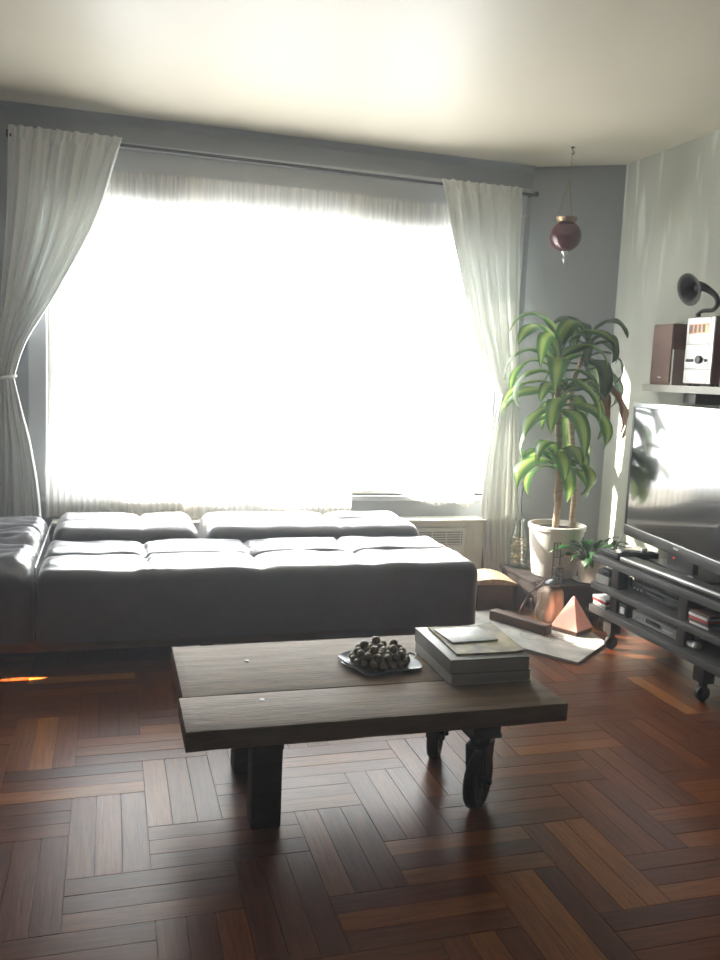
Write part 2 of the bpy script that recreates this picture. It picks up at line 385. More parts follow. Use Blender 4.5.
# ------------------------------------------------------------------ radiator cover with air conditioner
cv = thing('radiator_cover', 'painted wooden radiator cover with ledge below the window behind the sofa bed', 'radiator cover', (.9, YW-.12, 0))
yc0 = YW-.15; ac0, ac1, acz0, acz1 = 1.99, 2.37, .07, .345
acL, acR = atY(398, 524, yc0).x, atY(466, 524, yc0).x
ac0, ac1 = 1.90, acR
acz1 = atY(466, 527, yc0).z
lz = atY(470, 521, yc0).z + .01
bm = NB()
bx(bm, -.30, ac0, yc0+.01, yc0+.03, .0, lz-.02, .003); bx(bm, ac1, 2.41, yc0+.01, yc0+.03, .0, lz-.02, .003)
bx(bm, ac0, ac1, yc0+.01, yc0+.03, acz1, lz-.02, .003); bx(bm, ac0, ac1, yc0+.01, yc0+.03, 0, .06, .003)
bx(bm, 2.39, 2.41, yc0+.03, YW-.001, 0, lz-.02, .003); bx(bm, -.30, -.28, yc0+.03, YW-.001, 0, lz-.02, .003)
obj('front_panel', bm, 'white', cv, world=True)
bm = NB(); bx(bm, -.32, 2.42, yc0-.01, YW-.001, lz-.02, lz, .005); obj('ledge', bm, 'white', cv, world=True)
ac = thing('air_conditioner', 'beige through-wall air conditioner with louvred grille under the window ledge', 'air conditioner', ((ac0+ac1)/2, yc0+.03, .065))
bm = NB(); bx(bm, ac0+.004, ac1-.004, yc0-.01, YW-.05, .065, acz1-.004, .01); obj('housing', bm, 'whiteplastic', ac, world=True)
gz0, gz1 = acz1-.115, acz1-.02
bm = NB(); bx(bm, ac0+.03, ac1-.025, yc0-.014, yc0-.008, gz0, gz1, .002); obj('grille_recess', bm, 'greyplastic', ac, world=True)
bm = NB()
for k in range(6): bx(bm, ac0+.03, ac1-.025, yc0-.02, yc0-.012, gz0+.006+k*.0165, gz0+.012+k*.0165, .001)
for k in range(5): bx(bm, ac0+.03+k*.1, ac0+.036+k*.1, yc0-.021, yc0-.012, gz0, gz1, .001)
obj('grille', bm, 'whiteplastic', ac, world=True)
bm = NB(); bx(bm, ac0+.02, ac1-.02, yc0-.016, yc0-.008, .085, gz0-.02, .004); obj('lower_panel', bm, 'whiteplastic', ac, world=True)

# ------------------------------------------------------------------ curtains
def interp(tab, z):
    tab = sorted(tab)
    if z <= tab[0][0]: return tab[0][1]
    for (a, va), (b, vb) in zip(tab, tab[1:]):
        if z <= b:
            t = (z-a)/(b-a); return va+(vb-va)*t
    return tab[-1][1]
def smoothtab(tab):
    tab = sorted(tab); pts = spline([(a, b, 0) for a, b in tab], 8)
    return [(p.x, p.y) for p in pts]
def drape(name, left, right, ztop, zbot, y0, folds, amp, m, parent, rows=90, cols=150, seed=0, hem=None, yfun=None, thick=.002, header=0):
    left, right = smoothtab(left), smoothtab(right)
    bm = NB(); G = []; full = max(interp(right, ztop)-interp(left, ztop), .05)
    for j in range(rows+1):
        row = []
        for i in range(cols+1):
            u = i/cols
            zb = hem(u) if hem else zbot
            v = j/rows; z = zb + (ztop-zb)*v
            xl, xr = interp(left, z), interp(right, z)
            wd = xr-xl
            uu = u + .012*noise.noise(Vector((u*5, z*1.2, seed)))
            ph = 2*PI*folds*uu + .8*noise.noise(Vector((u*3, z*.6, seed+3)))
            A = amp*(.55+.45*min(1, wd/full)) * (.75+.5*noise.noise(Vector((u*folds*.7, 1, seed+9))))
            if header and z > ztop-header: A *= .75
            y = y0 + A*math.sin(ph) + .35*A*math.sin(2.3*ph+1) + .02*noise.noise(Vector((u*4, z*2, seed+5)))*min(1, (ztop-z)*4)
            if header: y -= .022*max(0, min(1, (z-ztop+.35)/.2)); 
            if header and z > ztop-.07: y = y0-.022+(y-y0+.022)*.35+.006*math.sin(ph*3)
            if yfun: y += yfun(u, z)
            x = xl + wd*u + A*.3*math.cos(ph)*(u*(1-u)*4)
            if header and j == rows: z += .004*math.sin(ph*2)
            row.append(bm.verts.new((x, y, z)))
        G.append(row)
    for j in range(rows):
        for i in range(cols): bm.faces.new((G[j][i], G[j][i+1], G[j+1][i+1], G[j+1][i]))
    ob = obj(name, bm, m, parent, world=True, angle=180)
    if thick:
        md = ob.modifiers.new('solid', 'SOLIDIFY'); md.thickness = thick
    return ob
YC = 5.15
def E(*pts): return [(atY(x, y, YC).z, atY(x, y, YC).x) for x, y in pts]
lc = thing('curtain', 'white cotton curtain tied back at the left side of the window', 'curtain', (-.5, YC, .02), group=None)
ztl = atY(10, 128, YC).z
L_l = E((9,127), (6,220), (-2,330), (-6,380)); L_r = E((122,140), (96,220), (58,291), (27,341), (14,378))
zt = L_r[-1][0]
drape('upper_drape', L_l, L_r, 2.60, zt, YC, 6, .034, 'curtain', lc, seed=1, header=.05)
drape('lower_drape', [(0.02,-.78), (.5,-.74), (.9,-.68), (zt,-.62)], E((14,378), (22,410), (32,450), (41,515), (46,640)), zt, .03, YC, 6, .02, 'curtain', lc, rows=60, seed=2)
bm = NB(); cx = (L_l[-1][1]+L_r[-1][1])/2; hw = (L_r[-1][1]-L_l[-1][1])/2+.008
pts = [(cx+hw*math.cos(a), YC+.035*math.sin(a), zt+.012*math.cos(a)) for a in [2*PI*k/24 for k in range(25)]]
tube(bm, pts, .01, 8, False); obj('tieback', bm, 'curtain', lc, world=True)
rc = thing('curtain', 'white cotton curtain tied back at the right side of the window beside the tall plant', 'curtain', (2.55, YC, .02))
R_l = E((440,178), (456,249), (471,320), (485,366), (498,397)); R_r = E((521,187), (519,287), (518,350), (517,397))
zr = R_l[-1][0]
drape('upper_drape', R_l, R_r, 2.575, zr, YC, 5, .032, 'curtain', rc, seed=4, header=.05)
drape('lower_drape', [(.03, 2.44)]+E((483,560), (481,510), (488,450), (495,415), (498,397)), E((517,397), (518,470), (518,560))+[(.03, 2.70-.04)], zr, .04, YC, 6, .018, 'curtain', rc, rows=60, seed=5)
bm = NB(); cx = (R_l[-1][1]+R_r[-1][1])/2; hw = (R_r[-1][1]-R_l[-1][1])/2+.006
pts = [(cx+hw*math.cos(a), YC+.035*math.sin(a), zr-.015*math.cos(a)) for a in [2*PI*k/24 for k in range(25)]]
tube(bm, pts, .008, 8, False); obj('tieback', bm, 'curtain', rc, world=True)
rod = thing('curtain_rod', 'dark curtain rod running over the window from curtain to curtain', 'curtain rod', (1.05, YC, 2.55))
bm = NB(); tube(bm, [(-.545, YC+.012, 2.572), (1.05, YC+.012, 2.56), (2.64, YC+.012, 2.545)], .009, 12); obj('pole', bm, 'iron', rod, world=True)
for xx in (-.53, 1.0, 2.62):
    if xx == 1.0: continue
    bm = NB(); tube(bm, [(xx if xx < 0 else 2.63, YC, 2.55), (xx if xx < 0 else 2.63, YW-.05, 2.55)], .006, 8); ball(bm, .017, (xx if xx < 0 else 2.64, YC, 2.55), 2)
    obj('bracket', bm, 'iron', rod, world=True)
YS = YW-.035
def SZ(x, y): return atY(x, y, YS)
def sheer(label, xa, xb, hem, seed, folds, lt=None, rt=None, dy=0):
    t = thing('sheer_curtain', label, 'sheer curtain', ((xa+xb)/2, YS, .5), group=None)
    drape('sheer_panel', lt or [(.3, xa), (2.5, xa)], rt or [(.3, xb), (2.5, xb)], 2.445, .5, YS-dy, folds, .005, 'sheer', t, rows=50, cols=220, seed=seed, hem=hem, thick=0, yfun=lambda u, z: -.012)
    return t
x1 = SZ(196, 300).x; x2 = SZ(352, 300).x
sheer('translucent voile panel over the left sash of the window next to the left curtain', -.40, x1+.04, lambda u: .43+.012*math.sin(u*30), 11, 26,
      lt=[(.45, SZ(46,505).x), (.9, SZ(47,440).x), (1.3, SZ(60,370).x), (1.8, SZ(62,300).x), (2.43, SZ(60,180).x)])
sheer('translucent voile panel over the middle sash of the window', x1-.06, x2+.04, lambda u: .43+.010*math.sin(u*26+1), 12, 28, dy=.028)
def hemr(u):
    x = 345 + u*133
    pts = [(345,503), (352,490), (385,490), (408,494), (420,500), (440,506), (458,502), (470,508), (478,502)]
    for (a, ya), (b, yb) in zip(pts, pts[1:]):
        if x <= b: break
    y = ya+(yb-ya)*min(1, max(0, (x-a)/(b-a)))
    return SZ(x, y).z
sheer('translucent voile panel with a raised uneven hem over the right sash of the window', x2-.06, 2.35, hemr, 13, 24,
      rt=[(.45, SZ(474,500).x), (1.0, SZ(473,430).x), (1.5, SZ(468,350).x), (2.45, SZ(462,200).x)])

# ------------------------------------------------------------------ sofa bed
def pad(x0, x1, y0, y1, z0, zt, sx, sy, r=.05, seam=.018, sw=.015, puff=.007, rough=.006, seed=0, nx=150, ny=70, tuft=()):
    bm = NB(); rows = []
    prof_n = 8
    for i in range(nx+1):
        u = i/nx; u = .5-.5*math.cos(PI*u) if i < nx*.06 or i > nx*.94 else u
        x = x0+(x1-x0)*(i/nx)
        e = min(x-x0, x1-x)
        hd = r-math.sqrt(max(0, r*r-(r-e)**2)) if e < r else 0
        hd = min(hd, r)
        rr = r*.9
        pr = []
        ya, yb, zz = y0+hd*.7, y1-hd*.7, zt-hd
        for k in range(6): pr.append((ya, z0+(zz-rr-z0)*k/6))
        for k in range(prof_n): a = PI/2*k/prof_n; pr.append((ya+rr-rr*math.cos(a), zz-rr+rr*math.sin(a)))
        for k in range(ny+1): pr.append((ya+rr+(yb-ya-2*rr)*k/ny, zz))
        for k in range(1, prof_n+1): a = PI/2*k/prof_n; pr.append((yb-rr+rr*math.sin(a), zz-rr+rr*math.cos(a)))
        for k in range(1, 7): pr.append((yb, zz-rr-(zz-rr-z0)*k/6))
        row = []
        for (y, z) in pr:
            top = max(0, min(1, (z-(zt-r*1.3))/(r*1.3)))
            d = 0
            if top > 0:
                dx = min([abs(x-s) for s in sx] or [9]); dy = min([abs(y-s) for s in sy] or [9])
                d -= seam*math.exp(-(dx/sw)**2) + seam*.8*math.exp(-(dy/sw)**2)
                d += puff*min(1, dx/.12)*min(1, dy/.12)
                d *= min(1, max(0, (y-y0-.03)/.14))*.85+.15
                for (tx, ty) in tuft: d -= .022*math.exp(-((x-tx)**2+(y-ty)**2)/.0022)
                nr = min(dx, dy)
                d += rough*(1-min(1, nr/.3)*.5)*noise.noise(Vector((x*6+seed, y*14, seed)))*1.4
                d += rough*.6*noise.noise(Vector((x*22+seed, y*9, seed+4)))*math.exp(-(dx/.09)**2)
            yy = y + (rough*.5*noise.noise(Vector((x*3, z*6, seed+7))) if z < zt-r*.3 else 0)
            row.append(bm.verts.new((x, yy, z+d*top)))
        rows.append(row)
    for a, b in zip(rows, rows[1:]):
        for k in range(len(a)-1): bm.faces.new((a[k], b[k], b[k+1], a[k+1]))
        bm.faces.new((a[-1], b[-1], b[0], a[0]))
    bm.faces.new(rows[0][::-1]); bm.faces.new(rows[-1])
    return bm
SX0, SX1 = -.30, 1.775
sofa = thing('sofa_bed', 'black leather sofa bed opened flat with tufted cushions under the bright window', 'sofa bed', (.5, 4.4, 0))
seams_f = [.17, .69, 1.21]
obj('seat_mattress', pad(SX0, SX1, 3.79, 4.49, .13, .445, seams_f, [4.17], seed=1, nx=240, ny=80, rough=.010, tuft=[(x, 4.17) for x in seams_f]), 'leather', sofa, world=True, angle=80)
gx = atZ(205, 530, .5).x
for (a, b, sd, ss) in ((SX0+.02, gx-.015, 2, [.17]), (gx+.015, SX1-.04, 3, [1.25])):
    obj('back_cushion', pad(a, b, 4.50, 5.02, .14, .50, ss, [4.78], r=.075, seed=sd, nx=120, ny=46, puff=.012, seam=.014), 'leather', sofa, world=True, angle=80)
bm = pad(-.98, SX0-.012, 3.80, 5.0, .13, .465, [], [4.25, 4.62], r=.08, seed=6, nx=80, ny=90, rough=.03, puff=.03, seam=.03, sw=.05)
obj('arm_cushion', bm, 'leather', sofa, world=True, angle=80)
bm = NB()
zz = [(SX0-.006, y, .452-(.05 if y < 3.83 or y > 4.97 else 0)) for y in [3.80+i*.03 for i in range(40)]]
tube(bm, zz, .0045, 8); obj('piping', bm, 'leather', sofa, world=True)
bm = NB(); bx(bm, -.93, 1.72, 3.86, 5.0, .07, .135, .006); obj('base_frame', bm, 'brownwood', sofa, world=True)
for xx in (-.85, .45, 1.62):
    for yy in (3.98, 4.88):
        bm = NB(); bx(bm, xx-.03, xx+.03, yy-.03, yy+.03, 0, .072, .004); obj('leg', bm, 'black', sofa, world=True)

# ------------------------------------------------------------------ coffee table
TX0, TX1, TY0, TY1, TZ = .20, 1.35, 2.20, 2.925, .38
tb = thing('coffee_table', 'low rustic wooden plank coffee table on thick legs and iron casters', 'coffee table', ((TX0+TX1)/2, (TY0+TY1)/2, 0))
ym = atZ(183, 697, TZ).y
def plank(x0, x1, y0, y1, z0, z1, seed):
    bm = NB(); bx(bm, x0, x1, y0, y1, z0, z1, .005)
    bmesh.ops.subdivide_edges(bm, edges=[e for e in bm.edges if abs(e.verts[0].co.x-e.verts[1].co.x) > .5], cuts=40)
    for v in bm.verts:
        v.co.y += .003*noise.noise(Vector((v.co.x*6, seed, v.co.z*8))); v.co.z += .0015*noise.noise(Vector((v.co.x*9, v.co.y*5, seed)))
    return bm
obj('plank', plank(TX0, TX1, TY0, ym-.003, TZ-.058, TZ, 1), 'oak', tb, world=True)
obj('plank', plank(TX0+.012, TX1-.02, ym+.003, TY1, TZ-.058, TZ-.001, 2), 'oak', tb, world=True)
for (x, y) in ((247,661), (262,700)):
    p = atZ(x, y, TZ); bm = NB(); cyl(bm, .0085, -.001, .0022, 16, T(p.x, p.y, TZ)); obj('bolt_head', bm, 'whiteplastic', tb, world=True)['label'] = 'pale round bolt head'
xl0, xl1 = atZ(250, 828, 0).x, atZ(281, 828, 0).x
for yy in (2.34, 2.70):
    bm = NB(); bx(bm, xl0, xl1, yy, yy+.085, 0, TZ-.118, .005); obj('leg', bm, 'darkwood', tb, world=True)
bm = NB(); bx(bm, xl0+.005, xl1-.005, 2.30, 2.83, TZ-.118, TZ-.0595, .004); obj('crossbeam', bm, 'darkwood', tb, world=True)
bm = NB(); bx(bm, 1.075, 1.165, 2.27, 2.83, TZ-.118, TZ-.0595, .004); obj('crossbeam', bm, 'darkwood', tb, world=True)
for yy, an in ((2.335, math.radians(46)), (2.70, math.radians(60))):
    c = Vector((1.128, yy, 0)); R = .092
    bm = NB(); bx(bm, -.055, .05, -.05, .05, TZ-.135, TZ-.1185, .004, T(*c)); cyl(bm, .032, TZ-.165, TZ-.135, 20, T(*c))
    mr = T(*c) @ Rz(an)
    for s in (-1, 1):
        pr = [(-.045, TZ-.165), (.045, TZ-.165), (.018, R-.02), (-.018, R-.02)]
        a = [bm.verts.new(mr @ Vector((x, s*.027, z))) for x, z in pr]; b = [bm.verts.new(mr @ Vector((x, s*.033, z))) for x, z in pr]
        bm.faces.new(a); bm.faces.new(b[::-1])
        for i in range(4): bm.faces.new((a[i], a[(i+1) % 4], b[(i+1) % 4], b[i]))
    bx(bm, -.045, .045, -.033, .033, TZ-.172, TZ-.162, .002, mr)
    cyl(bm, .009, -.045, .045, 12, mr @ T(0, 0, R) @ Rx(PI/2))
    k = obj('caster_bracket', bm, 'iron', tb, world=True)
    bm = NB()
    lathe(bm, [(0,-.012), (.025,-.02), (.03,-.014), (.062,-.01), (.07,-.019), (.085,-.020), (R,-.012), (R,.012), (.085,.020), (.07,.019), (.062,.01), (.03,.014), (.025,.02), (0,.012)], 40, mr @ T(0, 0, R) @ Rx(PI/2))
    obj('wheel', bm, 'iron', tb, world=True)

# plate with balls
pc = atZ(378, 664, TZ); 
pl = thing('serving_plate', 'square pewter plate holding the dark round balls on the coffee table', 'plate', (pc.x+.005, pc.y, TZ), math.radians(12))
bm = NB(); n = 40; prev = None; rings = []
def sq(a, r, p=5): return (r*(abs(math.cos(a))**(2/p))*(1 if math.cos(a) >= 0 else -1), r*(abs(math.sin(a))**(2/p))*(1 if math.sin(a) >= 0 else -1))
pr = [(0, .004), (.08, .004), (.095, .005), (.108, .010), (.118, .013), (.119, .010), (.108, .006), (.09, .0005), (.06, .0), (0, 0)]
for r, z in pr:
    rings.append([bm.verts.new((*sq(2*PI*i/48, r), z+.003*(r > .09)*math.cos(8*PI*i/48))) for i in range(48)] if r else [bm.verts.new((0, 0, z))])
for a, b in zip(rings, rings[1:]):
    for i in range(48):
        j = (i+1) % 48
        if len(a) == 1: bm.faces.new((a[0], b[i], b[j]))
        elif len(b) == 1: bm.faces.new((a[i], a[j], b[0]))
        else: bm.faces.new((a[i], a[j], b[j], b[i]))
obj('dish', bm, 'pewter', pl)
for s in (-1, 1):
    bm = NB(); tube(bm, spline([(s*.114, -.03, .011), (s*.134, -.018, .016), (s*.138, 0, .018), (s*.134, .018, .016), (s*.114, .03, .011)], 6), .0035, 8)
    obj('handle', bm, 'pewter', pl)
ballmesh = None; spots = []
br = .0145
for lvl, (rad, cnt, zz) in enumerate(((.090, 18, 0), (.060, 12, 0), (.031, 6, 0), (.0, 1, 0), (.075, 14, .0235), (.045, 8, .0235), (.016, 3, .0225), (.055, 5, .044))):
    for k in range(cnt):
        a = 2*PI*k/cnt + lvl*.4
        spots.append((pl.location.x+rad*math.cos(a), pl.location.y+rad*math.sin(a), TZ+.0055+br+zz+random.uniform(0, .002)))
first = None
for (x, y, z) in spots:
    if first is None:
        bm = NB(); ball(bm, br, (0, 0, 0), 3)
        for v in bm.verts: v.co *= 1+.05*noise.noise(v.co*90)
        o = obj('decorative_ball', bm, 'bronzeball', None); first = o
    else:
        o = first.copy(); C.objects.link(o)
    o.location = (x, y, z); o.rotation_euler = (random.random()*6, random.random()*6, 0)
    tag(o, 'small olive brown bronze ball heaped on the pewter plate', 'ball', 'balls heaped on the pewter plate')

# ------------------------------------------------------------------ books
def book(label, x0, x1, y0, y1, z, h, rz, cover, spine='y0', name='book', cat='book'):
    cx, cy = (x0+x1)/2, (y0+y1)/2; t = thing(name, label, cat, (cx, cy, z), rz)
    a, b = (x1-x0)/2, (y1-y0)/2; c = .003
    bm = NB(); bx(bm, -a, a, -b, b, 0, c, .001); bx(bm, -a, a, -b, b, h-c, h, .001); bx(bm, -a, -a+c, -b, b, c*.5, h-c*.5, .001)
    obj('cover', bm, cover, t)
    bm = NB(); bx(bm, -a+c, a-.004, -b+.004, b-.004, c, h-c, .001); obj('page_block', bm, 'paper', t)
    return t
bx0, bx1, by0, by1 = 1.045, 1.325, 2.395, 2.735
z = TZ+.001
book('thick grey hardback at the bottom of the stack on the coffee table', bx0, bx1, by0, by1, z, .038, .0, 'cover2'); z += .038
book('thick grey hardback on top of the bottom book of the coffee table stack', bx0-.004, bx1-.006, by0-.004, by1+.005, z, .047, -.02, 'cover'); z += .047
mg = thing('magazine', 'glossy yellow and brown magazine on top of the two grey books', 'magazine', ((bx0+bx1)/2+.01, (by0+by1)/2+.01, z), -.04)
bm = NB(); G = []
for j in range(13):
    G.append([])
    for i in range(17):
        x = -.115+.235*i/16; y = -.145+.29*j/12
        zz = .006 + (.012*max(0, (i-11)/5)**2 if True else 0)*(0.4+.6*j/12)
        G[-1].append(bm.verts.new((x, y, zz)))
for j in range(12):
    for i in range(16): bm.faces.new((G[j][i], G[j][i+1], G[j+1][i+1], G[j+1][i]))
r = bmesh.ops.extrude_face_region(bm, geom=bm.faces[:])
for v in [g for g in r['geom'] if isinstance(g, bmesh.types.BMVert)]: v.co.z = max(0.0, v.co.z-.006)
obj('pages', bm, 'mag', mg)
lf = obj('leaflet', bx(NB(), -.085, .085, -.075, .075, 0, .005, .001), 'leaflet', None); lf.location = (bx0+.135, by0+.215, z+.0065); lf.rotation_euler = (0, 0, .05)
tag(lf, 'small white printed leaflet lying on the magazine', 'leaflet')

# ------------------------------------------------------------------ things on the floor in the corner
def prism(bm, pts, z0, z1):
    a = [bm.verts.new((x, y, z0)) for x, y in pts]; b = [bm.verts.new((x, y, z1)) for x, y in pts]
    bm.faces.new(a[::-1]); bm.faces.new(b)
    for i in range(len(pts)): bm.faces.new((a[i], a[(i+1) % len(pts)], b[(i+1) % len(pts)], b[i]))
    return bm
bm = prism(NB(), [(2.175, 3.49), (2.495, 3.75), (2.535, 4.07), (2.33, 4.085), (2.24, 4.40), (1.93, 4.40), (1.86, 3.95)], .001, .014)
bo = obj('decorated_board', bm, 'board', None, False, origin=(2.2, 3.95, .001))
tag(bo, 'flat pale board with grey drawing lying on the parquet in front of the pyramid lamp', 'board')
# thin lines of the drawing on the board
bm = NB()
for k in range(10):
    cx, cy = random.uniform(2.1, 2.32), random.uniform(3.8, 4.15); pts = []
    a0 = random.random()*6
    for q in range(9):
        a = a0+q*.45; rr = .03+.012*q*random.uniform(.6, 1)
        pts.append((cx+rr*math.cos(a)*.8, cy+rr*math.sin(a), .0142))
    tube(bm, spline(pts, 4), .0015, 4)
l = obj('drawing', bm, 'greyplastic', bo, False); l.location = (-2.2, -3.95, -.001)
bz = .0142
# log beam
a, b = atZ(495, 617, .03), atZ(551, 634, .03)
cx, cy = (a.x+b.x)/2, (a.y+b.y)/2; an = math.atan2(b.y-a.y, b.x-a.x); ln = (b-a).length
bm = NB(); bx(bm, -ln/2, ln/2, -.035, .035, 0, .055, .009, None, 3)
lg = obj('wooden_beam', bm, 'brownwood', None, origin=None); lg.location = (cx, cy+.03, bz+.0005); lg.rotation_euler = (0, 0, an)
tag(lg, 'dark red brown squared wooden beam lying across the pale board', 'beam')
# salt pyramid
pp = atZ(571, 633, .014); pc = Vector((2.415, 3.965, bz))
pt = thing('pyramid_lamp', 'pink salt crystal pyramid lamp on a dark wooden base', 'lamp', (pc.x, pc.y, bz+.001), math.radians(28))
bm = NB(); bx(bm, -.078, .078, -.078, .078, 0, .022, .004); obj('base', bm, 'brownwood', pt)
bm = NB(); lathe(bm, [(0, .0225), (.112, .0225), (.112, .028), (.006, .19), (0, .192)], 4, Rz(PI/4)); 
obj('salt_pyramid', bm, 'salt', pt, False)
# crate with pale wood slab
cr = thing('wooden_crate', 'dark brown wooden crate beside the end of the sofa bed', 'crate', (2.21, 4.58, 0), math.radians(-10))
bm = NB(); bx(bm, -.125, .125, -.13, .13, 0, .15, .006)
obj('box', bm, 'brownwood', cr)
bm = NB()
for x in (-.118, .118):
    bm = NB(); bx(bm, x-.012, x+.012, -.141, -.1302, .002, .148, .002); obj('batten', bm, 'darkwood', cr)
bm = NB(); pts = []
for k in range(25):
    t = k/24; x = -.155+.31*t; pts.append((x, .045*math.sin(PI*t)**.8))
a = [bm.verts.new((x, -.12, z*.8)) for x, z in pts]; b = [bm.verts.new((x*.9, .11, z)) for x, z in pts]
for i in range(24): bm.faces.new((a[i], a[i+1], b[i+1], b[i]))
bm.faces.new(a[::-1]); bm.faces.new(b); bm.faces.new((a[0], b[0], b[-1], a[-1]))
o = obj('curved_wood_slab', bm, 'palewood', None); o.location = (2.20, 4.57, .151); o.rotation_euler = (0, 0, math.radians(-10))
tag(o, 'pale curved slab of wood lying on the dark crate', 'wood slab')
# low chest
CH = (2.39, 2.98, 4.26, 4.80, .19)
ch = thing('low_chest', 'low dark wooden chest in the corner carrying the planters', 'chest', (2.69, 4.52, 0))
bm = NB(); bx(bm, CH[0], CH[1], CH[2], CH[3], .012, CH[4]-.02, .004); obj('box', bm, 'darkwood', ch, world=True)
bm = NB(); bx(bm, CH[0]-.012, CH[1]+.012, CH[2]-.015, CH[3]+.012, CH[4]-.02, CH[4], .004); obj('lid', bm, 'darkwood', ch, world=True)
for x in (CH[0]+.03, CH[1]-.03):
    for y in (CH[2]+.03, CH[3]-.03):
        bm = NB(); cyl(bm, .018, 0, .013, 14, T(x, y, 0)); obj('foot', bm, 'black', ch, world=True)
# driftwood block
bm = NB(); bmesh.ops.create_icosphere(bm, subdivisions=4, radius=1)
for v in bm.verts:
    c = v.co; k = 5; n_ = (abs(c.x)**k+abs(c.y)**k+abs(c.z)**k)**(1/k); c /= n_
    d = 1+.16*noise.noise(c*1.7)+.05*noise.noise(c*6)
    v.co = Vector((c.x*.068*d*(1-.12*c.z), c.y*.055*d, .1+c.z*.099*min(1, 1)))
o = obj('driftwood_stump', bm, 'agate', None); o.location = (2.41, 4.155, .0005+bz); o.rotation_euler = (0, 0, .3)
o.location.z = .002
o.location = (2.395, 4.178, .003)
tag(o, 'pale brown streaked wood stump in front of the low chest', 'stump')
sz = .003+.2
bw = thing('metal_bowl', 'small round pewter bowl with knobbed lid on the pale stump', 'bowl', (2.405, 4.175, sz))
bm = NB(); lathe(bm, [(0, 0), (.02, 0), (.022, .004), (.04, .012), (.046, .024), (.04, .034), (.036, .034), (.03, .03), (0, .028)], 32); obj('body', bm, 'pewter', bw)
bm = NB(); lathe(bm, [(0, .035), (.036, .0345), (.03, .042), (.01, .047), (.005, .05), (.008, .056), (0, .06)], 28); obj('lid', bm, 'pewter', bw)
# planter with the tall plant
def pot(name, label, c, r0, r1, h, m, rim=.012, plantname=None):
    t = thing(name, label, 'planter', c)
    bm = NB(); lathe(bm, [(0, 0), (r0, 0), (r0+.004, .004), (r1-.004, h-.03), (r1+.004, h-.028), (r1+.006, h-.004), (r1+.002, h), (r1-rim, h), (r1-rim-.002, h-.03), (0, h-.032)], 40); obj('bowl', bm, m, t)
    return t
PC = Vector((2.60, 4.52, CH[4]+.001))
pt_ = pot('planter', 'big white ceramic planter holding the tall dracaena', (PC.x, PC.y, PC.z), .13, .168, .31, 'pot')
bm = NB(); lathe(bm, [(0, .279), (.1, .283), (.1535, .2795)], 28); obj('soil', bm, 'soil', pt_)

def leaf(bm, base, az, el, length, width, droop, twist=0, n=14, uvl=None, curl=.0):
    uvl = bm.loops.layers.uv.verify()
    p = Vector(base); e = el; rows = []
    side0 = Vector((-math.sin(az), math.cos(az), 0))
    for i in range(n+1):
        t = i/n
        w = width*(math.sin(PI*min(1, (t*.93+.07)))**.62)*(1-.25*t) if t < 1 else .001
        w = width*max(.02, min(1, .32+2.4*t))*(1-t**3.2)
        fw = Vector((math.cos(az)*math.cos(e), math.sin(az)*math.cos(e), math.sin(e)))
        nn = side0.cross(fw)
        a = twist*t; sd = side0*math.cos(a)+nn*math.sin(a); nr = -nn
        wave = .006*math.sin(t*14+az*7)
        rows.append([(p + sd*w*k*.5 + (-nr if True else nr)*(abs(k)*w*.14) + nn*wave*k, (k*.5+.5, t)) for k in (-1, -.5, 0, .5, 1)])
        p = p + fw*(length/n)
        e -= droop/n*(1.0+.8*t)
        az += curl/n
        side0 = Vector((-math.sin(az), math.cos(az), 0))
    V = [[(bm.verts.new(c), uv) for c, uv in r] for r in rows]
    for a, b in zip(V, V[1:]):
        for k in range(4):
            q = (a[k], a[k+1], b[k+1], b[k])
            f = bm.faces.new([x[0] for x in q])
            for l, x in zip(f.loops, q): l[uvl].uv = x[1]
    return bm
dr = thing('dracaena_plant', 'tall dracaena with long arching green and yellow striped leaves in the corner', 'plant', (PC.x, PC.y, PC.z+.281))
YPp = 4.50
c1 = atY(556, 528, YPp); t1 = atY(556, 395, YPp); t1b = atY(560, 345, YPp)
c2 = atY(572, 528, 4.56); t2 = atY(570, 400, 4.58); t2b = atY(585, 350, 4.6)
gz = PC.z+.275
bm = NB(); tube(bm, spline([(c1.x-.01, 4.49, gz), (c1.x-.005, 4.49, .8), (t1.x, 4.48, t1.z), (t1b.x, 4.48, t1b.z)], 8), [.021]*18+[.017]*7, 14); obj('cane', bm, 'cane', dr, world=True)
bm = NB(); tube(bm, spline([(c2.x, 4.57, gz), (c2.x+.01, 4.585, .75), (t2.x+.01, 4.59, t2.z), (t2b.x, 4.6, t2b.z)], 8), [.018]*18+[.014]*7, 14); obj('cane', bm, 'cane', dr, world=True)
bm = NB(); cl = atY(556, 470, 4.46); tube(bm, spline([(c1.x-.005, 4.49, .62), (cl.x+.0, 4.44, .68), (cl.x, 4.43, cl.z+.02)], 6), [.013]*13, 10); obj('cane', bm, 'cane', dr, world=True)
random.seed(21)
def ok_leaf(base, az, el, L, droop):
    # keep the leaves out of the walls
    p = Vector(base); e = el
    for i in range(14):
        p += Vector((math.cos(az)*math.cos(e), math.sin(az)*math.cos(e), math.sin(e)))*L/14; e -= droop/14*(1+.8*i/14)
        if p.x > XR-.03 or p.y > YW-.07-max(0, p.x-XP)*.65 or (p.y > YC-.09): return False
    return True
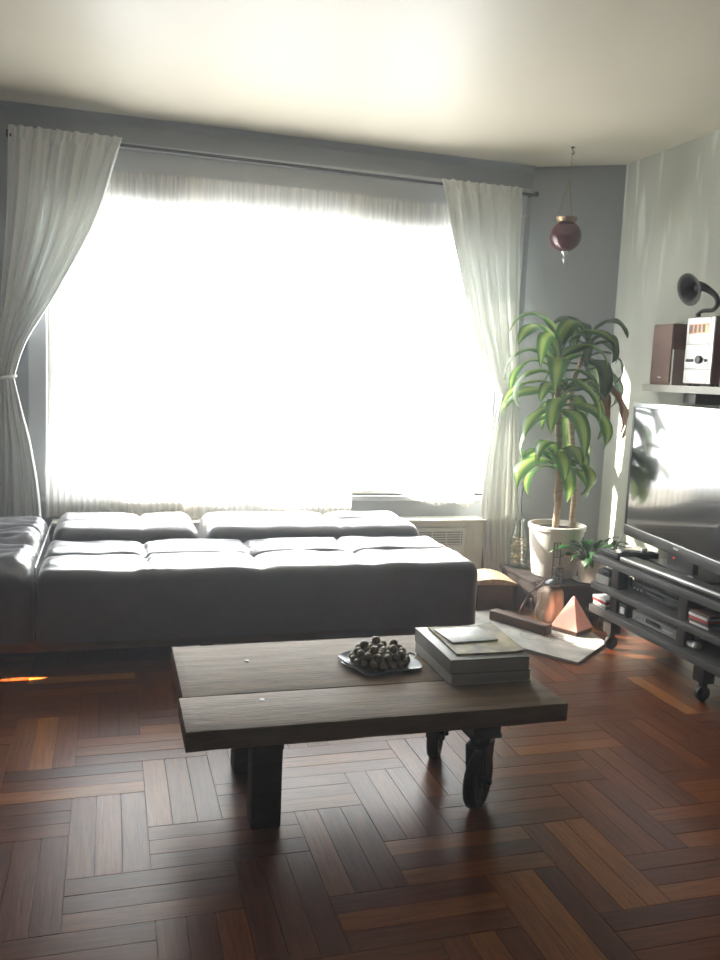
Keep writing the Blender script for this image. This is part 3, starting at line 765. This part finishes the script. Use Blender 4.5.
def crown(c, n, L0, L1, el0, el1, dr0, dr1, width, m='leaf', spread=.07, azr=(0, 2*PI), thingo=dr):
    k = 0; tries = 0
    while k < n and tries < 400:
        tries += 1
        t = k/max(1, n-1)
        az = azr[0]+((k*2.399963) % (2*PI))/(2*PI)*(azr[1]-azr[0]) + random.uniform(-.3, .3)
        el = el0+(el1-el0)*t+random.uniform(-.1, .1); L = random.uniform(L0, L1)*(1-.2*t); dp = random.uniform(dr0, dr1)
        base = (c[0], c[1], c[2]-spread*(1-t)+spread*.5)
        if not ok_leaf(base, az, el, L, dp):
            az = random.uniform(2.4, 5.6)
            if not ok_leaf(base, az, el, L*.8, dp): k += 1; continue
            L *= .8
        bm = NB(); leaf(bm, base, az, el, L, width*random.uniform(.85, 1.15), dp, random.uniform(-.7, .7), curl=random.uniform(-.4, .4))
        obj('leaf', bm, m, thingo, world=True, angle=180); k += 1
cA = atY(558, 364, 4.48); cA2 = atY(562, 402, 4.48); cB = atY(588, 352, 4.60); cC = atY(556, 462, 4.44)
crown(cA, 18, .46, .62, .25, 1.3, 1.6, 2.4, .115, spread=.26)
crown(cA2, 14, .40, .54, .0, .8, 1.4, 2.1, .12, spread=.16)
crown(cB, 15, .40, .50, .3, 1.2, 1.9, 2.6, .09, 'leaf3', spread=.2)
crown(cC, 13, .38, .48, .3, 1.1, 1.9, 2.7, .12, spread=.08)
for (x, y, az, L) in ((604,382,5.9,.36), (608,390,5.2,.34), (603,384,4.4,.36), (606,380,4.9,.40)):
    p = atY(x, y, 4.5); bm = NB(); leaf(bm, p, az, -.5, L, .07, 1.2, .9, curl=.3)
    o = obj('leaf', bm, 'dead', dr, world=True, angle=180); o['label'] = 'dried brown hanging leaf'
# flower stalk remnant
# small potted plant on a saucer
sp = atZ(587, 589, CH[4]); sx_, sy_ = sp.x+.0, sp.y+.04
sx_, sy_ = 2.717, 4.325
sc = obj('saucer', lathe(NB(), [(0, 0), (.06, 0), (.085, .008), (.09, .013), (.086, .013), (.062, .006), (0, .006)], 36), 'pot2', None); sc.location = (sx_, sy_, CH[4]+.001)
tag(sc, 'round pale saucer under the small potted plant', 'saucer')
p2 = pot('flower_pot', 'small off-white ceramic flower pot standing on the saucer', (sx_, sy_, CH[4]+.0075), .052, .070, .125, 'pot2', .006)
bm = NB(); lathe(bm, [(0, .095), (.04, .098), (.0615, .0945)], 20); obj('soil', bm, 'soil', p2)
hp = thing('leafy_plant', 'small bushy dark green plant growing in the off-white pot', 'plant', (sx_, sy_, CH[4]+.105))
for k in range(34):
    az = k*2.4; el = random.uniform(.6, 1.5); L = random.uniform(.14, .26)
    rr = .03*random.random()
    b = (sx_+rr*math.cos(az), sy_+rr*math.sin(az), CH[4]+.10)
    # stem then leaf
    bm = NB(); tip = Vector(b)+Vector((math.cos(az)*math.cos(el), math.sin(az)*math.cos(el), math.sin(el)))*L*.5
    tube(bm, [b, (Vector(b)+tip)/2+Vector((0, 0, .004)), tip], .0018, 5)
    leaf(bm, tip, az+random.uniform(-.5, .5), el-.3, L*.75, .042, random.uniform(.8, 1.8), random.uniform(-.8, .8), n=8)
    obj('leaf', bm, 'leaf2', hp, world=True, angle=180)
# little iron stand shaped like a chair with a candle
cs = thing('wire_stand', 'small black wire stand shaped like a tall chair in front of the big planter', 'stand', (2.50, 4.30, CH[4]+.001))
bm = NB()
w2 = .022
for sx in (-1, 1):
    tube(bm, [(sx*w2, w2, 0), (sx*w2, w2, .19), (sx*w2*.9, w2+.004, .235)], .003, 6); tube(bm, [(sx*w2, -w2, 0), (sx*w2, -w2, .095)], .003, 6)
    tube(bm, [(sx*w2, -w2, .05), (sx*w2, w2, .05)], .0022, 6)
for z in (.05, .095): tube(bm, [(-w2, -w2, z), (w2, -w2, z)], .0025, 6); tube(bm, [(-w2, w2, z), (w2, w2, z)], .0025, 6)
for z in (.15, .19, .235): tube(bm, [(-w2, w2+.001, z), (w2, w2+.001, z)], .0025, 6)
bx(bm, -w2, w2, -w2, w2, .093, .098, .001)
tube(bm, [(0, w2, .15), (0, w2, .235)], .002, 6)
obj('frame', bm, 'iron', cs)
# glass vase with stem
va = thing('glass_vase', 'clear glass vase with pebbles and one green stem beside the big white planter', 'vase', (2.47, 4.745, .191))
vz = .0
bm = NB(); lathe(bm, [(0, .0), (.055, 0), (.06, .01), (.058, .14), (.05, .2), (.032, .25), (.03, .28), (.036, .30), (.033, .30), (.027, .28), (.029, .25), (.046, .2), (.054, .14), (.056, .014), (0, .01)], 32, T(0, 0, .0)); obj('glass', bm, 'clear', va)
bm = NB(); random.seed(4)
for k in range(70):
    a = random.random()*6.28; r = .04*math.sqrt(random.random()); z = .025+.15*random.random()
    ball(bm, random.uniform(.009, .014), (r*math.cos(a), r*math.sin(a), z), 1, (1, 1, .7))
o = obj('pebbles', bm, 'palewood', va); o['kind'] = 'stuff'
bm = NB(); tube(bm, spline([(0, 0, .18), (.004, 0, .3), (.0, .0, .45), (.008, -.0, .5)], 6), .0035, 6); obj('stem', bm, 'leaf2', va)
# little bottle, jars
def bottle(label, c, s, m, name='glass_bottle', cat='bottle', prof=None):
    t = thing(name, label, cat, c)
    bm = NB(); lathe(bm, [(r*s, z*s) for r, z in (prof or [(0, 0), (.028, 0), (.032, .006), (.032, .05), (.02, .075), (.009, .09), (.009, .12), (.012, .122), (.012, .13), (0, .13)])], 24); obj('body', bm, m, t)
    bm = NB(); cyl(bm, .008*s, .131*s, .15*s, 12); obj('stopper', bm, 'brass', t)
    return t
bottle('small clear glass bottle between the crate and the pale stump', (2.285, 4.20, bz+.001), .8, 'clear')
random.seed(9)
pj = [(2.575, 4.08), (2.60, 3.99), (2.64, 3.93), (2.665, 4.05)]
for k, (lab, m, hh) in enumerate((('dark glass jar behind the pyramid lamp next to the low chest', 'blackgloss', .7), ('slim clear bottle by the left end of the media stand', 'clear', .8), ('short white bottle under the end of the media stand', 'whiteplastic', .55), ('black bottle tucked under the end of the media stand', 'blackgloss', .8))):
    bottle(lab, (pj[k][0], pj[k][1], .001), hh, m)
# bare twig by the stump
bm = NB(); tube(bm, spline([(2.265, 4.30, .0152), (2.30, 4.29, .10), (2.32, 4.28, .15), (2.37, 4.265, .19), (2.39, 4.262, .215)], 5), [.006]*16+[.003]*5, 6)
tube(bm, spline([(2.31, 4.285, .13), (2.27, 4.31, .18), (2.25, 4.32, .19)], 4), .003, 6); tube(bm, spline([(2.345, 4.272, .17), (2.335, 4.25, .22)], 4), .003, 6)
tube(bm, spline([(2.28, 4.295, .05), (2.33, 4.27, .07), (2.35, 4.24, .0152)], 4), .0035, 6)
o = obj('twig_branch', bm, 'brownwood', None, origin=(2.30, 4.28, bz)); tag(o, 'thin dark forked branch standing by the pale stump', 'branch')

# ------------------------------------------------------------------ red lantern
la = atY(567, 236, 4.72); hk = (2.652, 4.743)
ln = thing('hanging_lantern', 'red glass ball lantern hanging on chains from the ceiling near the corner', 'lantern', (la.x, 4.735, la.z))
R = .092
bm = NB(); lathe(bm, [(0, -R)]+[(R*math.sin(a), -R*math.cos(a)) for a in [PI*k/24 for k in range(2, 21)]]+[(.045, R*.92), (.042, R*.92)], 36)
for v in bm.verts:
    a = math.atan2(v.co.y, v.co.x); q = 1+.02*math.cos(12*a); v.co.x *= q; v.co.y *= q
obj('glass_globe', bm, 'redglass', ln)
bm = NB(); lathe(bm, [(.04, R*.88), (.052, R*.9), (.058, R*.98), (.06, R*1.12), (.064, R*1.16), (.064, R*1.2), (.05, R*1.2), (.044, R*1.0)], 30); obj('collar', bm, 'brass', ln)
bm = NB(); lathe(bm, [(0, -R-.075), (.005, -R-.07), (.003, -R-.06), (.008, -R-.05), (.01, -R-.04), (.004, -R-.03), (.006, -R-.02), (.018, -R-.006), (.02, -R+.004), (0, -R+.006)], 20); obj('finial', bm, 'silver', ln)
top = Vector((hk[0]-ln.location.x, hk[1]-ln.location.y, ZC-.03-ln.location.z))
apex = Vector((0, 0, .33))
for k in range(3):
    a = 2*PI*k/3+.5; p0 = Vector((.058*math.cos(a), .058*math.sin(a), R*1.18)); bm = NB(); nl = 16
    for q in range(nl):
        c = p0.lerp(apex, (q+.5)/nl); d = (apex-p0).normalized(); s = Vector((-math.sin(a), math.cos(a), 0)) if q % 2 else d.cross(Vector((-math.sin(a), math.cos(a), 0))).normalized()
        h_ = (apex-p0).length/nl*.62
        tube(bm, [c+d*h_*math.cos(t)+s*.004*math.sin(t) for t in [2*PI*z/10 for z in range(11)]], .0012, 4, False)
    obj('chain', bm, 'brass', ln)
bm = NB(); tube(bm, spline([apex, apex.lerp(top, .5), top], 6), .0016, 5); obj('cord', bm, 'brass', ln)
hkk = thing('ceiling_hook', 'small metal hook screwed into the ceiling above the red lantern', 'hook', (hk[0], hk[1], ZC-.002))
bm = NB(); tube(bm, spline([(0, 0, 0), (0, 0, -.018), (.012, 0, -.03), (0.004, 0, -.04), (-.008, 0, -.032)], 5), .0025, 6); cyl(bm, .014, -.004, .002, 14); obj('hook', bm, 'iron', hkk)

# ------------------------------------------------------------------ media stand
SXF, SXB, SYL, SYR = 2.405, 2.93, 3.80, 2.35
ms = thing('media_stand', 'dark rustic plank media stand on casters carrying the television', 'media stand', (2.66, 3.1, 0))
lev = [(.44, .48), (.30, .335), (.175, .215)]
for z0, z1 in lev:
    bm = NB()
    bx(bm, SXF, SXF+.262, SYR, SYL, z0, z1, .006); bx(bm, SXF+.266, SXB, SYR, SYL-.004, z0, z1, .006)
    obj('shelf', bm, 'greywood', ms, world=True)
for (yy, xx) in ((3.60, SXF+.03), (3.60, SXB-.08), (3.07, SXF+.03), (3.07, SXB-.08), (2.45, SXF+.03), (2.45, SXB-.08)):
    for (z0, z1) in ((.3355, .4395), (.2155, .2995)):
        bm = NB(); bx(bm, xx, xx+.055, yy-.0, yy+.06, z0, z1, .003); obj('post', bm, 'darkwood', ms, world=True)
for (yy, xx) in ((3.66, SXF+.05), (3.66, SXB-.1), (2.95, SXF+.05), (2.95, SXB-.1)):
    bm = NB(); bx(bm, xx, xx+.06, yy, yy+.07, .085, .1745, .003); obj('leg', bm, 'darkwood', ms, world=True)
    bm = NB(); mt = T(xx+.03, yy+.035, 0); cyl(bm, .02, .07, .0845, 14, mt)
    for s in (-1, 1): bx(bm, -.008, .008, s*.016-.0015, s*.016+.0015, .03, .072, .0005, mt)
    cyl(bm, .034, -.012, .012, 24, mt @ T(0, 0, .034) @ Rx(PI/2), .003); obj('caster', bm, 'iron', ms, world=True)

def device(name, label, cat, x0, y0, y1, z0, h, depth, m, detail=True, panel='blackgloss', group=None):
    t = thing(name, label, cat, (x0+depth/2, (y0+y1)/2, z0), group=group)
    w = abs(y1-y0)/2; d = depth/2
    bm = NB(); bx(bm, -d, d, -w, w, .004, h, .003)
    for sx in (-.8, .8):
        for sy in (-.85, .85): cyl(bm, .01, 0, .005, 10, T(sx*d, sy*w, 0))
    obj('case', bm, m, t)
    bm = NB(); bx(bm, -d-.003, -d+.001, -w*.3, w*.35, h*.38, h*.78, .001); obj('display', bm, panel, t)
    for k in range(3):
        bm = NB(); cyl(bm, h*.13, 0, .006, 14, T(-d, w*(.55+.14*k), h*.5) @ Ry(-PI/2)); obj('knob', bm, 'silver', t)
    bm = NB(); bx(bm, -d-.004, -d+.001, -w*.85, -w*.42, h*.4, h*.6, .001); obj('tray', bm, 'silver' if m == 'greyplastic' else 'black', t)
    return t
X0 = SXF+.05
device('stereo_receiver', 'black stereo receiver on the middle shelf of the media stand, resting on the shelf plank', 'receiver', X0+.035, 3.17, 3.57, .3355, .052, .32, 'black')
device('disc_player', 'slim black disc player stacked on the stereo receiver', 'disc player', X0+.04, 3.18, 3.56, .388, .04, .30, 'black')
device('video_recorder', 'silver grey video player on the lowest shelf of the media stand', 'video player', X0+.0, 3.145, 3.49, .2158, .05, .26, 'greyplastic')
bm = NB(); bx(bm, -.03, .03, -.035, .035, 0, .062, .006); o = obj('box_body', bm, 'black', t0 := thing('small_speaker', 'small black cube speaker beside the silver video player', 'speaker', (SXF+.065, 3.555, .2158)))
bm = NB(); bx(bm, -.0325, -.029, -.02, .015, .012, .045, .002); obj('white_cone', bm, 'whiteplastic', t0)
gc = thing('game_controller', 'white game controller lying on the lowest shelf beside the silver player', 'controller', (SXF+.06, 3.055, .2158))
bm = NB()
ball(bm, .018, (0, -.035, .018), 2, (1.3, 1, .95)); ball(bm, .018, (0, .035, .018), 2, (1.3, 1, .95)); bx(bm, -.018, .02, -.035, .035, .008, .028, .006)
obj('grip', bm, 'whiteplastic', gc)
bm = NB(); cyl(bm, .007, .02, .036, 12, T(0, -.03, 0)); cyl(bm, .007, .02, .036, 12, T(0, .03, 0)); obj('thumb_stick', bm, 'black', gc)
# small stack boxes and cases at the left ends of the shelves
random.seed(3)
def case_stack(label, x, y, z, n, cols, w=.14, d=.12, t=.012, name='disc_case', cat='disc case', grp='disc cases on the media stand', labs=None):
    for k in range(n):
        bm = NB(); bx(bm, -d/2, d/2, -w/2, w/2, 0, t, .001)
        o = obj(name, bm, cols[k % len(cols)], None); o.location = (x+random.uniform(-.004, .004), y+random.uniform(-.004, .004), z+k*(t+.0004)+.0003); o.rotation_euler = (0, 0, random.uniform(-.05, .05))
        tag(o, labs[k], cat)
case_stack('', SXF+.075, 3.725, .2155, 4, ['cover', 'whiteplastic', 'red', 'whiteplastic'], w=.12, labs=[
    'grey disc case at the bottom of the stack on the lowest shelf', 'white disc case just under the red one stacked on the lowest shelf',
    'red disc case between two white cases stacked on the lowest shelf', 'white disc case topmost of the stack on the lowest shelf'])
for k, (lab, y) in enumerate((('dark grey game box lying on the left end of the middle shelf', 3.725),)):
    bm = NB(); bx(bm, -.07, .07, -.06, .06, 0, .045, .004); o = obj('game_box', bm, 'cover', None); o.location = (SXF+.09, y, .3355); tag(o, lab, 'box')
bm = NB(); bx(bm, -.06, .06, -.05, .05, 0, .03, .004); o = obj('cable_box', bm, 'black', None); o.location = (SXF+.085, 3.725, .381); tag(o, 'small black box on top of the grey game box on the middle shelf', 'box')
case_stack('', SXF+.085, 2.985, .3355, 5, ['whiteplastic', 'brownwood', 'red', 'whiteplastic', 'brownwood'], w=.12, labs=[
    'white disc case at the bottom of the five stacked on the middle shelf', 'brown disc case second from the bottom of the five stacked on the middle shelf',
    'red disc case in the middle of the five stacked on the middle shelf', 'white disc case just under the topmost brown one', 'brown disc case topmost of the five stacked on the middle shelf'])
# on the top: turntable like black box, sound bar, television
bb = thing('black_player', 'flat black player box on the left end of the media stand top', 'player', (SXF+.155, 3.70, .4805))
bm = NB(); bx(bm, -.13, .11, -.085, .085, .003, .03, .004); bx(bm, -.12, .10, -.08, .08, 0, .004, .001); obj('case', bm, 'black', bb)
bm = NB(); bx(bm, -.12, .10, -.07, .07, .0305, .036, .002); obj('lid', bm, 'blackgloss', bb)
bm = NB(); cyl(bm, .016, .0, .012, 16, T(.06, -.03, .0362)); obj('dial', bm, 'silver', bb)
ic = thing('incense_stick', 'thin white incense stick leaning up from a holder on the media stand', 'incense stick', (SXF+.10, 3.768, .5175-.0005))
sb = thing('sound_bar', 'long black sound bar with a silver front edge in front of the television', 'sound bar', (SXF+.052, 3.15, .4805))
bm = NB(); bx(bm, -.045, .045, -.42, .42, 0, .03, .004); obj('case', bm, 'black', sb)
bm = NB(); bx(bm, -.049, -.044, -.41, .41, .016, .031, .002); bx(bm, -.048, -.03, -.41, .41, .0295, .032, .001); obj('front_edge', bm, 'silver', sb)
# incense holder sits on player lid
bm = NB(); a = atX(609, 545, SXF+.10); b = atX(621, 523, SXF+.10)
bpy.data.objects.remove(ic)
ic = thing('incense_stick', 'thin white incense stick leaning up from a holder on the black player', 'incense stick', (SXF+.09, 3.745, .5170))
bm = NB(); lathe(bm, [(0, 0), (.014, 0), (.014, .004), (.006, .01), (0, .011)], 16); obj('holder', bm, 'silver', ic)
bm = NB(); d = (Vector((0, -.07, .1))); tube(bm, [(0, 0, .008), d], .0022, 6); obj('stick', bm, 'whiteplastic', ic)
# television
TVX = 2.66; ty0, ty1, tz0, tz1 = 2.78, 3.925, .555, 1.258
tv = thing('television', 'large black flat television with a silver top edge on the media stand', 'television', (TVX+.03, (ty0+ty1)/2, .4805))
bm = NB()
bx(bm, TVX, TVX+.055, ty0, ty1, tz0, tz0+.055, .006); bx(bm, TVX, TVX+.055, ty0, ty1, tz1-.022, tz1, .005)
bx(bm, TVX, TVX+.055, ty0, ty0+.022, tz0+.05, tz1-.02, .005); bx(bm, TVX, TVX+.055, ty1-.022, ty1, tz0+.05, tz1-.02, .005)
bx(bm, TVX+.02, TVX+.085, ty0+.03, ty1-.03, tz0+.03, tz1-.03, .02)
obj('bezel', bm, 'black', tv, world=True)
bm = NB(); bx(bm, TVX-.003, TVX+.05, ty0+.002, ty1-.002, tz1-.006, tz1+.006, .002); bx(bm, TVX-.003, TVX, ty0, ty1, tz1-.018, tz1-.004, .001); obj('top_edge', bm, 'silver', tv, world=True)
bm = NB(); bx(bm, TVX+.004, TVX+.022, ty0+.02, ty1-.02, tz0+.052, tz1-.02, 0); obj('screen', bm, 'screen', tv, world=True)
bm = NB(); bx(bm, TVX-.0025, TVX+.001, ty0+.01, ty1-.01, tz0+.052, tz0+.056, .0005); obj('bezel_line', bm, 'silver', tv, world=True)
lgp = atX(691, 549, TVX); bm = NB()
# maker's lettering on the lower bezel, too small to read
xx = lgp.y-.025
for k, wd in enumerate((.007, .005, .005, .006, .005)):
    bx(bm, TVX-.0016, TVX, xx, xx+wd, lgp.z-.004, lgp.z+.004, 0); xx += .0092
obj('logo', bm, 'silver', tv, world=True)
p = atX(689, 558, TVX); bm = NB(); ball(bm, .004, (TVX, p.y, p.z), 2); o = obj('standby_light', bm, 'led', tv, world=True)
bm = NB(); bx(bm, TVX+.02, TVX+.05, (ty0+ty1)/2-.12, (ty0+ty1)/2+.12, .49, tz0+.05, .006); bx(bm, TVX-.015, TVX+.17, (ty0+ty1)/2-.24, (ty0+ty1)/2+.24, .4805, .4935, .006); obj('pedestal', bm, 'black', tv, world=True)
# the set is turned a little towards the window, about its far end
a_ = math.radians(-8.5); pv = Vector((TVX, ty1, 0)); rel = tv.location-Vector((TVX, ty1, 0)); rel.z = 0
nv = Matrix.Rotation(a_, 3, 'Z') @ rel
tv.location = (pv.x+nv.x, pv.y+nv.y, tv.location.z); tv.rotation_euler = (0, 0, a_)
# white gadget in front of the television
p = atZ(694, 571, .495); rm = obj('white_gadget', bx(NB(), -.012, .012, -.016, .016, 0, .022, .005), 'whiteplastic', None); rm.location = (2.525, 3.19, .4815)
tag(rm, 'tiny white plastic gadget between the sound bar and the television', 'gadget')

# ------------------------------------------------------------------ wall shelf with hifi
HX = 2.86
hy = atX(642, 384, HX)
sh = thing('wall_shelf', 'pale grey painted wall shelf above the television', 'shelf', (3.02, 3.5, 1.30))
bm = NB(); bx(bm, HX, XR-.001, 2.75, hy.y, hy.z-.038, hy.z, .004); obj('board', bm, 'white', sh, world=True)
for (px_) in (691,):
    yb = atX(px_, 398, HX+.06).y
    bm = NB(); bx(bm, HX+.05, XR-.001, yb-.05, yb+.05, hy.z-.095, hy.z-.0385, .004); obj('bracket', bm, 'black', sh, world=True)
bm = NB(); bx(bm, HX+.05, XR-.001, 2.85, 2.95, hy.z-.095, hy.z-.0385, .004); obj('bracket', bm, 'black', sh, world=True)
ZS = hy.z+.0005
SPX = HX+.03
a = atX(650, 382, SPX); b = atX(670, 382, SPX); t_ = atX(650, 325, SPX)
spk = thing('bookshelf_speaker', 'brown wooden bookshelf speaker at the left end of the wall shelf', 'speaker', (SPX+.09, (a.y+b.y)/2, ZS))
wy = (a.y-b.y)/2
bm = NB(); bx(bm, -.09, .10, -wy, wy, .0, t_.z-ZS, .004); obj('cabinet', bm, 'speaker', spk)
bm = NB(); bx(bm, -.097, -.0895, -wy+.005, wy-.005, .01, t_.z-ZS-.006, .003); obj('grille_cloth', bm, mat('brown_grille', (.34,.23,.20), .8, var=.1, vscale=60), spk)
bm = NB(); bx(bm, -.099, -.0965, -.012, .014, .036, .044, .0005); obj('badge', bm, 'silver', spk)
# slim cases between speaker and hifi
q = atX(674, 352, SPX)
o = obj('slim_book', bx(NB(), -.07, .07, -.007, .007, 0, .19, .002), 'cover2', None); o.location = (SPX+.065, b.y-.012, ZS); tag(o, 'slim upright grey book between the speaker and the hifi on the wall shelf', 'book')
RX = HX+.02
a = atX(682, 380, RX); b = atX(710, 380, RX); t_ = atX(683, 318, RX)
ry = (a.y+b.y)/2; rw = (a.y-b.y)/2; rh = t_.z-ZS
hf = thing('mini_hifi', 'compact hifi with a bright silver front and dark knobs on the wall shelf', 'hifi', (RX+.11, ry, ZS))
bm = NB(); bx(bm, -.10, .14, -rw+.002, rw-.002, .01, rh, .004); obj('cabinet', bm, 'speaker', hf)
for sx in (-.08, .1):
    for sy in (-.8, .8): bm = NB(); cyl(bm, .012, 0, .0105, 12, T(sx, sy*rw, 0)); obj('foot', bm, 'black', hf)
bm = NB()
zs = [.014, .014+(rh-.02)*.22, .014+(rh-.02)*.60, rh-.002]
for z0, z1 in zip(zs, zs[1:]):
    bx(bm, -.108, -.0995, -rw+.004+.03, rw-.003, z0, z1-.002, .002); bx(bm, -.108, -.0995, -rw+.004, -rw+.032, z0, z1-.002, .002)
obj('front_panel', bm, mat('brushed_silver', (.92,.92,.90), .3, metal=.15), hf)
bm = NB(); cyl(bm, .021, 0, .014, 24, T(-.108, -.012, rh*.38) @ Ry(-PI/2)); obj('volume_knob', bm, 'knob', hf)
for yy in (.042, .062, .082, -.06):
    bm = NB(); cyl(bm, .008, 0, .008, 14, T(-.108, min(yy, rw-.02), rh*.37) @ Ry(-PI/2)); obj('button', bm, 'knob', hf)
bm = NB(); bx(bm, -.1095, -.1075, -rw+.045, rw-.02, rh*.76, rh*.9, .001); obj('display', bm, 'copper', hf)
bm = NB()
for k in range(4): bx(bm, -.1102, -.1093, rw-.05-k*.032, rw-.03-k*.032, rh*.775, rh*.885, 0)
obj('display_digits', bm, 'black', hf)
o = obj('second_speaker_cabinet', bx(NB(), -.09, .10, -.07, .07, 0, .31, .004), 'speaker', None)
o.name = 'bookshelf_speaker'; o.location = (SPX+.09, b.y-.125, ZS); tag(o, 'brown wooden bookshelf speaker cut by the frame edge, beside the hifi', 'speaker')
# horn
HX2 = 3.0
c = lambda x, y: atX(x, y, HX2)
bell = c(694, 284); zr = ZS+rh
HB = thing('gramophone_horn', 'black curved gramophone horn standing on top of the hifi', 'horn', (HX2, c(699, 312).y, zr+.001))
path = spline([c(697, 311), c(703, 307), c(713, 306), c(718, 300), c(716, 292), c(709, 286), c(703, 283), c(699, 283)], 6)
path = [p.copy() for p in path]
off = Vector((0, 0, (zr+.026)-path[0].z)); path = [p+off for p in path]
n = len(path); rad = []
for i in range(n):
    t = i/(n-1); rad.append(.008+.010*t+.012*max(0, (t-.5)*2)**2)
bm = NB(); tube(bm, path, rad, 16, False)
obj('neck', bm, 'iron', HB, world=True)
e = path[-1]; dd = Vector((-.93, -.08, -.28)).normalized()
# bell: lathed about the direction dd
bm = NB(); q = dd.to_track_quat('Z', 'Y').to_matrix().to_4x4()
lathe(bm, [(rad[-1]*.95, -.01), (.032, .012), (.040, .03), (.052, .046), (.068, .058), (.084, .063), (.087, .066), (.083, .067), (.066, .063), (.048, .051), (.037, .034), (.028, .012), (.0, -.02)], 36, T(*e) @ q)
obj('bell', bm, 'iron', HB, world=True)
bm = NB(); lathe(bm, [(0, 0), (.035, 0), (.035, .006), (.012, .014), (.009, .03), (0, .03)], 24); obj('base', bm, 'iron', HB)

# ------------------------------------------------------------------ scattering volume added to imitate lens glare
hm = bpy.data.materials.new('glare_scatter'); hm.use_nodes = True; nt = hm.node_tree; nt.nodes.remove(nt.nodes['Principled BSDF'])
vs = nt.nodes.new('ShaderNodeVolumeScatter'); vs.inputs['Density'].default_value = .027; vs.inputs['Anisotropy'].default_value = .55
vs.inputs['Color'].default_value = (1, .99, .97, 1)
nt.links.new(vs.outputs[0], nt.nodes['Material Output'].inputs['Volume'])
bm = NB(); bx(bm, XL-.05, XR+.05, YR-.05, YW+.04, -.03, ZC+.05, 0)
hz = obj('glare_haze', bm, hm, None, False); hz['kind'] = 'stuff'; hz['label'] = 'faint added veil standing in for lens glare from the window'; hz['category'] = 'glare_haze'
# ------------------------------------------------------------------ light
wd = bpy.data.worlds.new('sky'); S.world = wd; wd.use_nodes = True
bg = wd.node_tree.nodes['Background']; bg.inputs[0].default_value = (.88, .94, 1.0, 1); bg.inputs[1].default_value = 21
def lamp(name, kind, loc, rot=None, **k):
    l = bpy.data.lights.new(name, kind); o = bpy.data.objects.new(name, l); C.objects.link(o); o.location = loc
    if rot is not None: o.rotation_euler = rot
    for a, b in k.items(): setattr(l, a, b)
    return o
sd = Vector((.80, -.55, -.62)).normalized()
s = lamp('sun', 'SUN', (1, 8, 5), energy=66, angle=math.radians(.8), color=(1, .93, .80)); s.rotation_euler = sd.to_track_quat('-Z', 'Y').to_euler()
g = atZ(22, 679, 0)
gl = lamp('glint_spot', 'SPOT', (-2.1, g.y, .36), energy=16000, color=(1, .62, .25), spot_size=math.radians(1.3), spot_blend=.3, shadow_soft_size=.004)  # added spot out of frame, makes the orange floor patch, source unknown
gl.rotation_euler = (Vector((g.x-.01, g.y, 0))-gl.location).to_track_quat('-Z', 'Y').to_euler()
pa = lamp('window_portal', 'AREA', (1.05, YW+.26, 1.415), (-PI/2, 0, 0), shape='RECTANGLE', size=2.8, size_y=1.71, energy=1)
pa.data.cycles.is_portal = True
S.view_settings.view_transform = 'Standard'; S.view_settings.look = 'None'; S.view_settings.gamma = 1; S.view_settings.exposure = -.05
S.view_settings.use_curve_mapping = False
S.cycles.max_bounces = 10; S.cycles.diffuse_bounces = 6; S.cycles.transparent_max_bounces = 16
S.cycles.use_denoising = True
S.cycles.sample_clamp_indirect = 10
S.cycles.caustics_reflective = False; S.cycles.caustics_refractive = False

# ------------------------------------------------------------------ sub-parts go under their part
def under(part, *subs):
    for o in list(C.objects):
        b = o.name.split('.')[0]
        if b not in subs or o.parent is None: continue
        sib = [c for c in o.parent.children if c.name.split('.')[0] == part and c is not o]
        if not sib: continue
        q = min(sib, key=lambda c: (sum((Vector(c.bound_box[0])+Vector(c.bound_box[6])-Vector(o.bound_box[0])-Vector(o.bound_box[6]))**2) if False else (Vector(c.bound_box[0])+Vector(c.bound_box[6])-Vector(o.bound_box[0])-Vector(o.bound_box[6])).length))
        o.parent = q
under('caster_bracket', 'wheel'); under('display', 'display_digits'); under('dish', 'handle')
under('grille_cloth', 'badge'); under('bezel', 'logo', 'standby_light', 'bezel_line', 'screen'); under('arm_cushion', 'piping')
under('leg', 'caster'); under('grip', 'thumb_stick'); under('front_panel', 'volume_knob', 'button'); under('bowl', 'soil')
